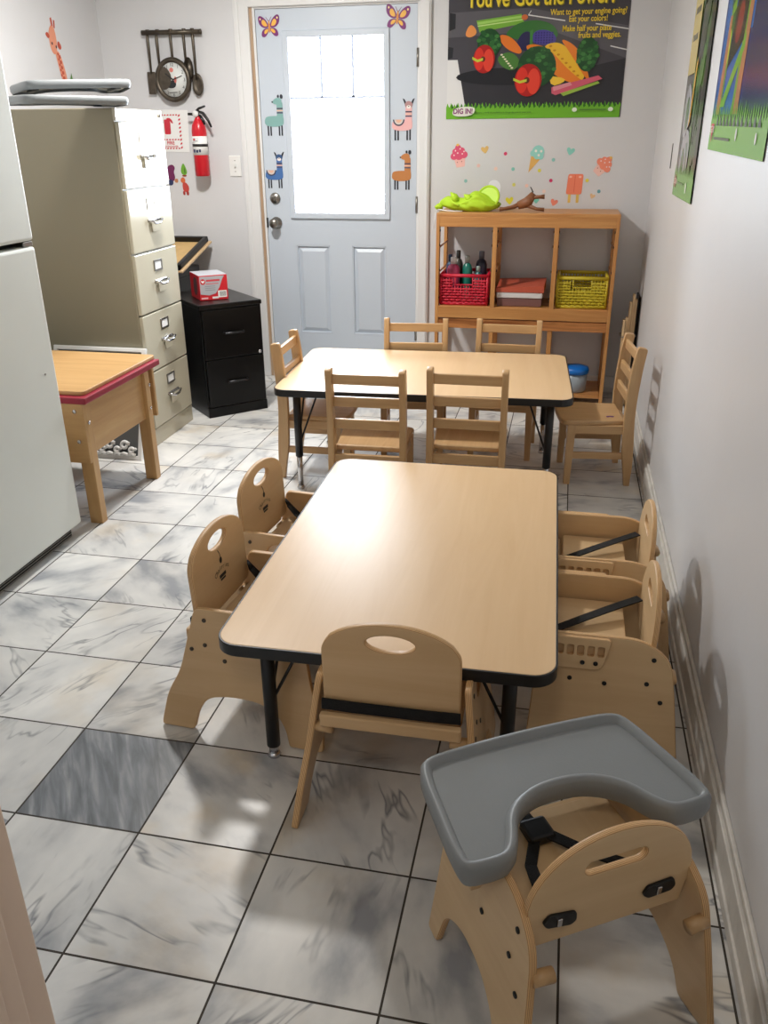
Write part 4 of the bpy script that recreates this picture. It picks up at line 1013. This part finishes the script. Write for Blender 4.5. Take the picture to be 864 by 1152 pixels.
# lime bag
bg = empty('drawstring_bag', (.60, 3.575, 1.037), 0, 'crumpled lime green drawstring bag lying on the pine shelf', 'bag')
b = MB(); r = bmesh.ops.create_icosphere(b.bm, subdivisions=5, radius=1.0)
for v in r['verts']:
    x, y, z = v.co
    w = 1 + .06 * sin(5 * x + 3 * y) + .05 * sin(9 * y - 4 * x + 6 * z) + .04 * sin(13 * x + 7 * z)
    taper = .55 + .45 * max(0, min(1, (x + 1.0) / 1.1))
    X = x * .168; Yy = y * .085 * w * taper; Z = max(0.0, .036 + z * .044 * w * (taper + .15) + (.012 * sin(6 * x)) * (z > 0))
    v.co = (X, Yy, Z)
b._new(b.bm.faces[:], M['lime']); b.build('bag_body', bg, True)
b = MB()
RM = T3((.098, -.01, .068), (.96, -.28, 0), (.1, .35, .93), (-.26, -.9, .34))
b.plate([ell(0, 0, .062, .062, 28)], .006, RM, M['limelt'], M['lime'], .002); b.tube([RM @ Vector((.06 * cos(t), .06 * sin(t), .002)) for t in [2 * pi * i / 28 for i in range(29)]], .006, M['lime'], 8, caps=False)
b.build('round_end', bg)
b = MB()
for P, h in (((-.075, -.03, .05), .045), ((.0, -.04, .055), .03)):
    p = Vector(P)
    b.tube([p, p + Vector((-.01, -.004, h * .6)), p + Vector((-.03, -.004, h))], [.028, .018, .003], M['lime'], 10)
b.tube([(-.15, .0, .02), (-.175, -.005, .022), (-.19, -.008, .012)], [.02, .014, .01], M['lime'], 10)
b.build('folded_flap', bg)
b = MB(); b.tube([(-.17, -.02, .006), (-.12, -.075, .004), (-.07, -.09, .003), (-.03, -.085, .003)], .003, M['paper'], 6); b.tube([(-.16, -.03, .005), (-.168, -.145, .003), (-.17, -.150, -.02), (-.172, -.152, -.08)], .002, M['paper'], 6); b.build('drawstring', bg)
# wooden toy
ty = empty('wooden_animal', (.88, 3.55, 1.037), 0, 'brown jointed wooden toy animal lying on the pine shelf', 'toy')
b = MB(); b.tube([(-.02, 0, .03), (.03, 0, .045), (.06, 0, .09)], [.02, .03, .016], M['toywood'], 12); b.build('body', ty)
b = MB(); b.tube([(.055, -.005, .072), (.09, -.005, .074), (.118, -.005, .075)], [.011, .009, .012], M['toywood'], 10); b.build('leg', ty)
b = MB(); b.tube([(.035, -.01, .03), (.08, -.012, .014), (.12, -.012, .011)], [.012, .008, .010], M['toywood'], 10); b.build('leg', ty)
b = MB(); b.tube([(.0, .0, .04), (-.05, -.005, .022), (-.095, -.01, .013), (-.118, -.012, .012)], [.014, .010, .009, .012], M['toywood'], 10); b.build('leg', ty)
b = MB(); b.tube([(-.0, .03, .04), (-.04, .03, .02), (-.09, .032, .011)], [.013, .009, .010], M['toywood'], 10); b.build('leg', ty)
b = MB(); b.tube([(.055, 0, .095), (.05, 0, .108), (.04, 0, .124)], [.004, .003, .002], M['dark'], 6); b.build('string', ty)

# blue lidded bin below the shelf
bb = empty('lidded_tub', (1.235, 3.55, .066), 0, 'small cloudy tub with blue lid on the floor shelf of pine unit', 'tub')
b = MB(); b.lathe([(0, 0), (.06, 0), (.066, .01), (.07, .11), (0, .11)], (0, 0, 0), M['clear'], 24); b.build('tub_body', bb)
b = MB(); b.lathe([(0, .108), (.076, .108), (.078, .125), (.072, .14), (.03, .15), (0, .15)], (0, 0, 0), M['blue'], 24); b.build('lid', bb)

# bundle of wooden slats leaning in the corner
gt = empty('folded_gate', (1.47, 3.52, 0), 0, 'folded wooden slat gate leaning in corner right of pine shelf', 'gate')
for i, (x, y, h) in enumerate(((0, -.03, .49), (.0142, -.02, .50), (.0284, .0, .58), (.0426, .01, .62), (.0568, .03, .59))):
    b = MB(); b.box(-.0065, .0065, -.02, .02, 0, h, M['paleZ'], .002, Matrix.Translation((x, y, .002))); b.build('slat', gt)
b = MB(); b.tube([(-.010, -.055, .40), (.066, -.045, .405), (.067, .055, .405), (-.012, .05, .40), (-.010, -.055, .40)], .003, M['nickel'], 6); b.build('tie_wire', gt)
b = MB(); b.box(1.542, 1.551, 3.56, 3.74, .118, .60, M['dark'], .003, None); tagit(b.build('shade_board'), 'thin dark board standing in for shade behind the slat gate', 'board')  # dark sheet in place of the shadow between gate and wall

# ------------------------------------------------------------------ activity tables
def activity_table(loc, rz, H, L_, W2, leg_ins, label, chrome_h):
    t = empty('activity_table', (loc[0], loc[1], 0), rz, label, 'table', 'wood top activity tables')
    b = MB(); b.plate([rrect(-W2 / 2 + .004, W2 / 2 - .004, -L_ / 2 + .004, L_ / 2 - .004, .052, 8)], .028, Matrix.Translation((0, 0, H - .014)), M['lam'], M['lam'], .002); b.build('tabletop', t)
    b = MB(); b.plate([rrect(-W2 / 2, W2 / 2, -L_ / 2, L_ / 2, .056, 8), rrect(-W2 / 2 + .005, W2 / 2 - .005, -L_ / 2 + .005, L_ / 2 - .005, .051, 8)], .029, Matrix.Translation((0, 0, H - .0152)), M['black'], M['black'], .001); b.build('edge_band', t)
    for sx in (-1, 1):
        for sy in (-1, 1):
            x, y = sx * (W2 / 2 - leg_ins[0]), sy * (L_ / 2 - leg_ins[1])
            b = MB(); b.cyl((x, y, chrome_h), (x, y, H - .028), .0165, M['black'], 18); lg = b.build('leg', t)
            b = MB(); b.cyl((x, y, .012), (x, y, chrome_h + .01), .012, M['chrome'], 16); b.build('leg_insert', lg)
            b = MB(); b.lathe([(0, 0), (.014, 0), (.017, .005), (.013, .014), (0, .015)], (x, y, 0), M['chrome'], 14); b.build('glide', lg)
            b = MB(); z1 = H * .42; b.tube([(x, y, z1), (x - sx * .09, y - sy * .012, H - .030)], .004, M['black'], 8); b.tube([(x, y, z1), (x - sx * .012, y - sy * .10, H - .030)], .004, M['black'], 8); b.build('brace', lg)
    return t
activity_table((.792, .825), radians(1.0), .372, 1.205, .762, (.098, .085), 'low rectangular activity table in the foreground with small chairs around it', .035)
activity_table((.58, 2.314), radians(3.0), .465, .762, 1.219, (.085, .085), 'taller rectangular activity table farther back before the door', .15)

# ------------------------------------------------------------------ ladder-back wooden chairs
def make_ladder_chair():
    t = empty('wooden_chair', (0, 0, 0), 0)
    # x = forward, rear face at x=0, y lateral
    prof_r = [(.012, 0), (.008, .09), (.012, .18), (.021, .30), (.020, .40), (.010, .53), (.0, .605)]
    prof_f = [(.040, .612), (.052, .55), (.062, .45), (.066, .36), (.064, .25), (.060, .15), (.044, .06), (.036, 0)]
    out = roundc(prof_r + prof_f, [0, .03, .05, .05, .05, .05, .012, .012, .03, .05, .05, .05, .03, .02, 0, 0], 3)[:]
    for sy in (-1, 1):
        b = MB(); b.plate([out], .025, T3((0, sy * .142, 0), (1, 0, 0), (0, 0, 1), (0, -1, 0)), M['oakZ'], M['oakZ'], .003); autosmooth(b.build('back_post', t))
    for z, x in ((.565, .022), (.474, .034), (.383, .040)):
        b = MB(); b.box(x, x + .016, -.131, .131, z - .020, z + .020, M['oakY'], .004); b.build('back_slat', t)
    seat = roundc([(.055, -.128), (.315, -.152), (.33, -.10), (.335, 0), (.33, .10), (.315, .152), (.055, .128)], [.005, .03, .06, .1, .06, .03, .005], 5)
    b = MB(); b.plate([seat], .022, Matrix.Translation((0, 0, .281)), M['oakX'], M['oakX'], .007, 3); autosmooth(b.build('seat', t))
    for sy in (-1, 1):
        b = MB(); b.quadprism([(.27, sy * .135 - .013, 0), (.295, sy * .135 - .013, 0), (.295, sy * .135 + .013, 0), (.27, sy * .135 + .013, 0)], [(.262, sy * .132 - .016, .272), (.297, sy * .132 - .016, .272), (.297, sy * .132 + .016, .272), (.262, sy * .132 + .016, .272)], M['oakZ']); b.build('front_leg', t)
        b = MB(); b.box(.05, .27, sy * .135 - .009, sy * .135 + .009, .232, .271, M['oakX'], .003); b.build('side_rail', t)
        b = MB(); b.box(.05, .275, sy * .135 - .008, sy * .135 + .008, .118, .148, M['oakX'], .003); b.build('stretcher', t)
    b = MB(); b.box(.027, .045, -.131, .131, .222, .262, M['oakY'], .003); b.build('rear_rail', t)
    b = MB(); b.box(.272, .290, -.12, .12, .232, .271, M['oakY'], .003); b.build('front_rail', t)
    return t
proto = make_ladder_chair()
def rot_for(fwd_deg): return radians(fwd_deg)
spots = [((1.474, 2.433), 187, 'ladder back wooden chair at the right end of the farther table'),
         ((-.075, 2.245), 2, 'ladder back wooden chair at the left end of the farther table'),
         ((.428, 1.722), 92, 'ladder back wooden chair on near side of farther table, left one'),
         ((.806, 1.795), 91, 'ladder back wooden chair on near side of farther table, right one'),
         ((.447, 2.770), -84, 'ladder back wooden chair before the door, behind the farther table'),
         ((.895, 2.810), -91, 'ladder back wooden chair before the pine shelf, behind farther table')]
for i, ((x, y), a, lab) in enumerate(spots):
    o = proto if i == 0 else copy_tree(proto)
    o.location = (x, y, 0); o.rotation_euler = (0, 0, radians(a)); tagit(o, lab, 'chair', 'wooden chairs around the farther table')
# little purple sticker on the right-hand chair's seat
b = MB(); b.poly(smooth_loop([(.09, .072), (.10, .092), (.112, .08), (.124, .094), (.13, .072), (.11, .066)], 1), .2925, Matrix.Identity(4), cm((96, 50, 110))); s_ = b.build('seat_sticker', proto); s_['label'] = 'small purple sticker'

# ------------------------------------------------------------------ toddler chairs
def panel_L():
    pts = [(.105, .345), (.058, .165), (.020, .098), (.0, .012), (.0, 0), (.092, 0), (.106, .06), (.135, .10), (.20, .113), (.275, .110), (.325, .083), (.346, .045), (.355, 0), (.445, 0), (.440, .08), (.415, .16), (.385, .345)]
    rr = [.018, .03, .03, .006, .008, .012, .03, .03, .03, .03, .02, .02, .008, .012, .04, .04, .03]
    return roundc(pts, rr, 5)
def panel_R():
    pts = [(.112, .345), (.045, .300), (.028, .20), (.0, 0), (.085, 0), (.105, .07), (.165, .118), (.245, .122), (.305, .09), (.326, 0), (.366, 0), (.358, .12), (.348, .345)]
    rr = [.05, .05, .06, .010, .012, .04, .05, .05, .04, .008, .010, .05, .02]
    return roundc(pts, rr, 6)
def side_frame_mat(sy, wtop, tilt, th):
    """plate frame: u = forward, v = up along the splayed board"""
    v = Vector((0, -sy * tilt, 1)).normalized()
    n = Vector((1, 0, 0)).cross(v)
    return T3(Vector((0, sy * (wtop - th / 2), .345)) - v * .345, (1, 0, 0), v, n)
def screws(parent, F, pts, zoff, m):
    for (u, v) in pts:
        b = MB(); c = F @ Vector((u, v, zoff)); n = (F.to_3x3() @ Vector((0, 0, 1))) * (1 if zoff > 0 else -1)
        b.cyl(c, c + n * .002, .0055, m, 10); b.build('screw', parent)

def make_toddler_L():
    t = empty('toddler_chair', (0, 0, 0), 0)
    th = .015
    for sy in (-1, 1):
        F = side_frame_mat(sy, .168, .12, th)
        hole = smooth_loop([(.185, .300), (.185, .262), (.30, .262), (.325, .280), (.30, .315), (.21, .318)], 2)
        b = MB(); b.plate([panel_L(), hole], th, F, M['birchX'], M['plyedge'], .003); p = autosmooth(b.build('side_panel', t))
        screws(p, F, [(.132, .315), (.132, .248), (.095, .232), (.185, .212)], -sy * th / 2 * 1.0 if F.to_3x3().col[2].y * sy < 0 else sy * th / 2 * sy, M['bronze'])
    BM = T3((.098, 0, .304), (0, 1, 0), (-.05, 0, 1), (1, 0, .05))
    outl = [(-.148, -.034), (-.148, .131)] + [(-.148 + .296 * i / 16, .131 + .066 * (1 - ((i / 16 - .5) * 2) ** 2) ** .62) for i in range(1, 16)] + [(.148, .131), (.148, -.034)]
    outl = roundc(outl, [.02, .02] + [.0] * 15 + [.02, .02], 4)
    b = MB(); b.plate([outl, ell(0, .150, .052, .021, 28)], .015, BM, M['birchY'], M['plyedge'], .004); bk_ = autosmooth(b.build('backrest', t))
    # printed cherry mark on the back face
    KF = T3(BM @ Vector((0, 0, .0079)), (0, 1, 0), (-.05, 0, 1), (1, 0, .05)); b = MB(); kk = cm((18, 18, 18))
    b.poly(ell(0, .090, .007, .009, 12), 0, KF, kk); b.tube([KF @ Vector(p) for p in ((.0, .097, 0), (-.002, .110, 0), (-.010, .122, 0))], .0009, kk, 6)
    for i, ch in enumerate('Chairries'):
        x = (i - 4) * .0085; b.text(ch, .019, x, .058 + .010 * (1 - (x / .034) ** 2) - .004, .0002, KF, kk, align='CENTER', rot=-x * 8)
    b.poly(quad(-.018, .042, .018, .052), .0002, KF, kk); b.poly(quad(-.014, .034, .014, .040), .0002, KF, kk); b.build('printed_logo', bk_)
    b = MB(); b.plate([roundc([(.11, -.150), (.37, -.150), (.37, .150), (.11, .150)], .01)], .013, Matrix.Translation((0, 0, .252)), M['paleX'], M['plyedge'], .003); b.build('seat', t)
    b = MB(); b.box(.066, .084, -.153, .153, .240, .271, M['birchY'], .004); b.build('rear_crossbar', t)
    for sy in (-1, 1):
        b = MB(); b.cyl((.088, sy * .166, .225), (.086, sy * .128, .224), .0125, M['oakY'], 12); b.build('peg', t)
    b = MB(); b.tube([(.083, -.150, .290), (.083, -.08, .288), (.083, .08, .288), (.083, .150, .290)], 0, M['webbing'], flat=(.027, .004, (1, 0, 0))); b.tube([(.113, .130, .325), (.122, .134, .305), (.15, .130, .28), (.20, .10, .264)], 0, M['webbing'], flat=(.025, .003, (0, 0, 1))); b.build('seat_strap', t)
    return t
pl = make_toddler_L()
for i, ((x, y), a, lab) in enumerate((((.207, .568), -4, 'toddler chair at left of low table, nearer to the camera'), ((.172, 1.012), -6, 'toddler chair at left of low table, nearer to the door'),
                                     ((.842, .078), 90.5, 'toddler chair at the front end of the low table, back to camera'))):
    o = pl if i == 0 else copy_tree(pl)
    o.location = (x, y, 0); o.rotation_euler = (0, 0, radians(a)); tagit(o, lab, 'chair', 'toddler chairs with plywood sides')

def make_toddler_R():
    t = empty('feeding_chair', (0, 0, 0), 0)
    th = .014
    for sy in (-1, 1):
        F = side_frame_mat(sy, .155, .10, th)
        b = MB(); b.plate([panel_R()], th, F, M['paleX'], M['plyedge'], .003); p = autosmooth(b.build('side_panel', t))
        s_out = 1 if (F.to_3x3() @ Vector((0, 0, 1))).y * sy > 0 else -1
        screws(p, F, [(.085, .298), (.095, .235), (.06, .19), (.19, .225), (.27, .23)], s_out * th / 2, M['dark'])
        holes = [rrect(.198 + i * .0232, .198 + i * .0232 + .014, .297, .322, .004, 3) for i in range(6)]
        b = MB(); b.plate([roundc([(.182, .342), (.200, .262), (.345, .262), (.345, .342)], [.012, .02, .012, .008], 5)] + holes, .012, F @ Matrix.Translation((0, 0, s_out * (th / 2 + .0062))), M['paleX'], M['plyedge'], .002); r_ = autosmooth(b.build('tray_rail', t))
        screws(r_, F, [(.215, .280), (.245, .280)], s_out * (th / 2 + .0122), M['dark'])
    BM = T3((.092, 0, .248), (0, 1, 0), (-.05, 0, 1), (1, 0, .05))
    outl = [(-.140, .0), (-.147, .05)] + [(-.150 * cos(pi * i / 22), .062 + .146 * sin(pi * i / 22) ** .85) for i in range(1, 22)] + [(.147, .05), (.140, .0)]
    b = MB(); b.plate([outl, rrect(-.055, .055, .128, .156, .0135, 6)], .013, BM, M['paleY'], M['plyedge'], .003); bk_ = autosmooth(b.build('backrest', t))
    for sy in (-1, 1):
        b = MB(); b.plate([roundc([(-.030, -.006), (-.022, -.015), (.022, -.012), (.032, .0), (.022, .015), (-.026, .012)], .005)], .006, BM @ Matrix.Translation((sy * .090, .052, -.0095)) @ Matrix.Rotation(sy * .12, 4, 'Z'), M['black'], None, .0015); k_ = b.build('strap_fitting', bk_)
        b = MB(); b.box(-.004, .004, -.008, .008, -.004, .001, M['chrome'], .001, BM @ Matrix.Translation((sy * .090 + .004, .053, -.0125))); b.build('fitting_pin', bk_)
    b = MB(); b.plate([roundc([(.138, -.139), (.318, -.139), (.318, .139), (.138, .139)], .012)], .013, Matrix.Translation((0, 0, .268)), M['paleX'], M['plyedge'], .003); b.build('seat', t)
    b = MB(); b.box(.325, .337, -.139, .139, .20, .262, M['paleY'], .003); b.build('front_crossbar', t)
    for sy in (-1, 1):
        b = MB(); b.cyl((.040, sy * .156, .245), (.038, sy * .122, .244), .0125, M['oakY'], 12); b.build('peg', t)
    return t
pr = make_toddler_R()
def belt(t, pts, w=.024):
    b = MB(); b.tube(pts, 0, M['webbing'], flat=(w, .0035, (.2, 0, 1))); b.build('seat_belt', t)
cp = {}
for i, ((x, y), a, lab) in enumerate((((1.487, .610), 180, 'pale feeding chair at right of low table, nearer to the camera'), ((1.508, 1.005), 180.5, 'pale feeding chair at right of low table, nearer to the door'),
                                     ((1.320, -.324), 121, 'pale feeding chair with grey tray in the right foreground, seen from behind'))):
    o = pr if i == 0 else copy_tree(pr)
    o.location = (x, y, 0); o.rotation_euler = (0, 0, radians(a)); tagit(o, lab, 'chair', 'pale plywood feeding chairs'); cp[i] = o
for i in (0, 1):
    belt(cp[i], [(.102, -.092, .318), (.16, -.062, .306), (.235, -.01, .296), (.30, .035, .286), (.335, .06, .284)], .028)
    b = MB(); b.tube([(.32, .03, .277), (.338, .03, .27), (.3385, .03, .20)], 0, M['webbing'], flat=(.03, .004, (1, 0, 0))); b.build('crotch_strap', cp[i])
belt(cp[2], [(.10, -.088, .312), (.14, -.06, .304), (.19, -.02, .296), (.25, .02, .292)]); belt(cp[2], [(.10, .088, .312), (.14, .092, .298), (.20, .075, .284), (.25, .04, .290)], .02)
b = MB(); b.box(.235, .285, .005, .055, .279, .299, M['black'], .006); b.build('buckle', cp[2])
b = MB(); b.tube([(.27, .03, .288), (.30, .03, .280), (.322, .03, .277)], 0, M['webbing'], flat=(.026, .004, (1, 0, 0))); b.build('crotch_strap', cp[2])
# tray on the foreground chair
b = MB(); tray_mesh(b, M['traygrey'], .362); tr = b.build('tray', cp[2]); tr['label'] = 'grey moulded plastic tray with raised rim'
b = MB()
for sy in (-1, 1): b.box(.17, .345, sy * .196 - .008, sy * .196 + .008, .318, .366, M['traydark'], .004)
b.build('tray_clip', tr)
for sy in (-1, 1):
    b = MB(); b.box(.185, .215, sy * .183 - .010, sy * .183 + .010, .285, .362, M['paleZ'], .003); b.build('tray_post', cp[2])

# ------------------------------------------------------------------ light
w = bpy.data.worlds.new('daylight'); SC.world = w; w.use_nodes = True
bgd = w.node_tree.nodes['Background']; bgd.inputs['Color'].default_value = (.90, .95, 1.0, 1); bgd.inputs['Strength'].default_value = 25.0
def area(name, loc, rot, size, power, color, shape='DISK', size_y=None):
    l = bpy.data.lights.new(name, 'AREA'); l.shape = shape; l.size = size; l.energy = power; l.color = color
    if size_y: l.size_y = size_y
    o = bpy.data.objects.new(name, l); COL.objects.link(o); o.location = loc; o.rotation_euler = rot
    return o
pt = area('window_portal', (-.194, YB + .06, 1.455), (radians(-90), 0, 0), .56, 1, (1, 1, 1), 'RECTANGLE', .94); pt.data.cycles.is_portal = True
area('ceiling_lamp', (-.42, 2.3, ZC - .03), (0, 0, 0), .22, 38, (1.0, .97, .93))
area('fill_lamp', (.9, -1.5, ZC - .03), (0, 0, 0), .3, 5, (1.0, .88, .74))  # unseen fill added behind the camera to brighten jamb and foreground

# ------------------------------------------------------------------ camera (solved from the floor grid)
R = [[0.9788446623009829, 0.20448163666801644, -0.007098404781647148], [0.07717267902109984, -0.4011084113586304, -0.9127740245811458], [-0.18949275631955195, 0.8929161789344647, -0.4084032231747123]]
cam = bpy.data.cameras.new('camera'); co = bpy.data.objects.new('camera', cam); COL.objects.link(co)
mw = Matrix.Identity(4)
for r_ in range(3):
    mw[r_][0] = R[0][r_]; mw[r_][1] = -R[1][r_]; mw[r_][2] = -R[2][r_]
mw.translation = (1.1308431589435828, -1.2508121288042877, 1.3974255135782592)
co.matrix_world = mw
cam.sensor_fit = 'AUTO'; cam.sensor_width = 36; cam.lens = 937.649 / 1152 * 36; cam.clip_start = .02
SC.camera = co
SC.view_settings.view_transform = 'Standard'; SC.view_settings.look = 'None'; SC.view_settings.gamma = 1; SC.view_settings.use_curve_mapping = False
SC.view_settings.exposure = 0.42
SC.cycles.use_denoising = True
SC.cycles.max_bounces = 10; SC.cycles.diffuse_bounces = 6; SC.cycles.transparent_max_bounces = 12
SC.cycles.sample_clamp_indirect = 6.0
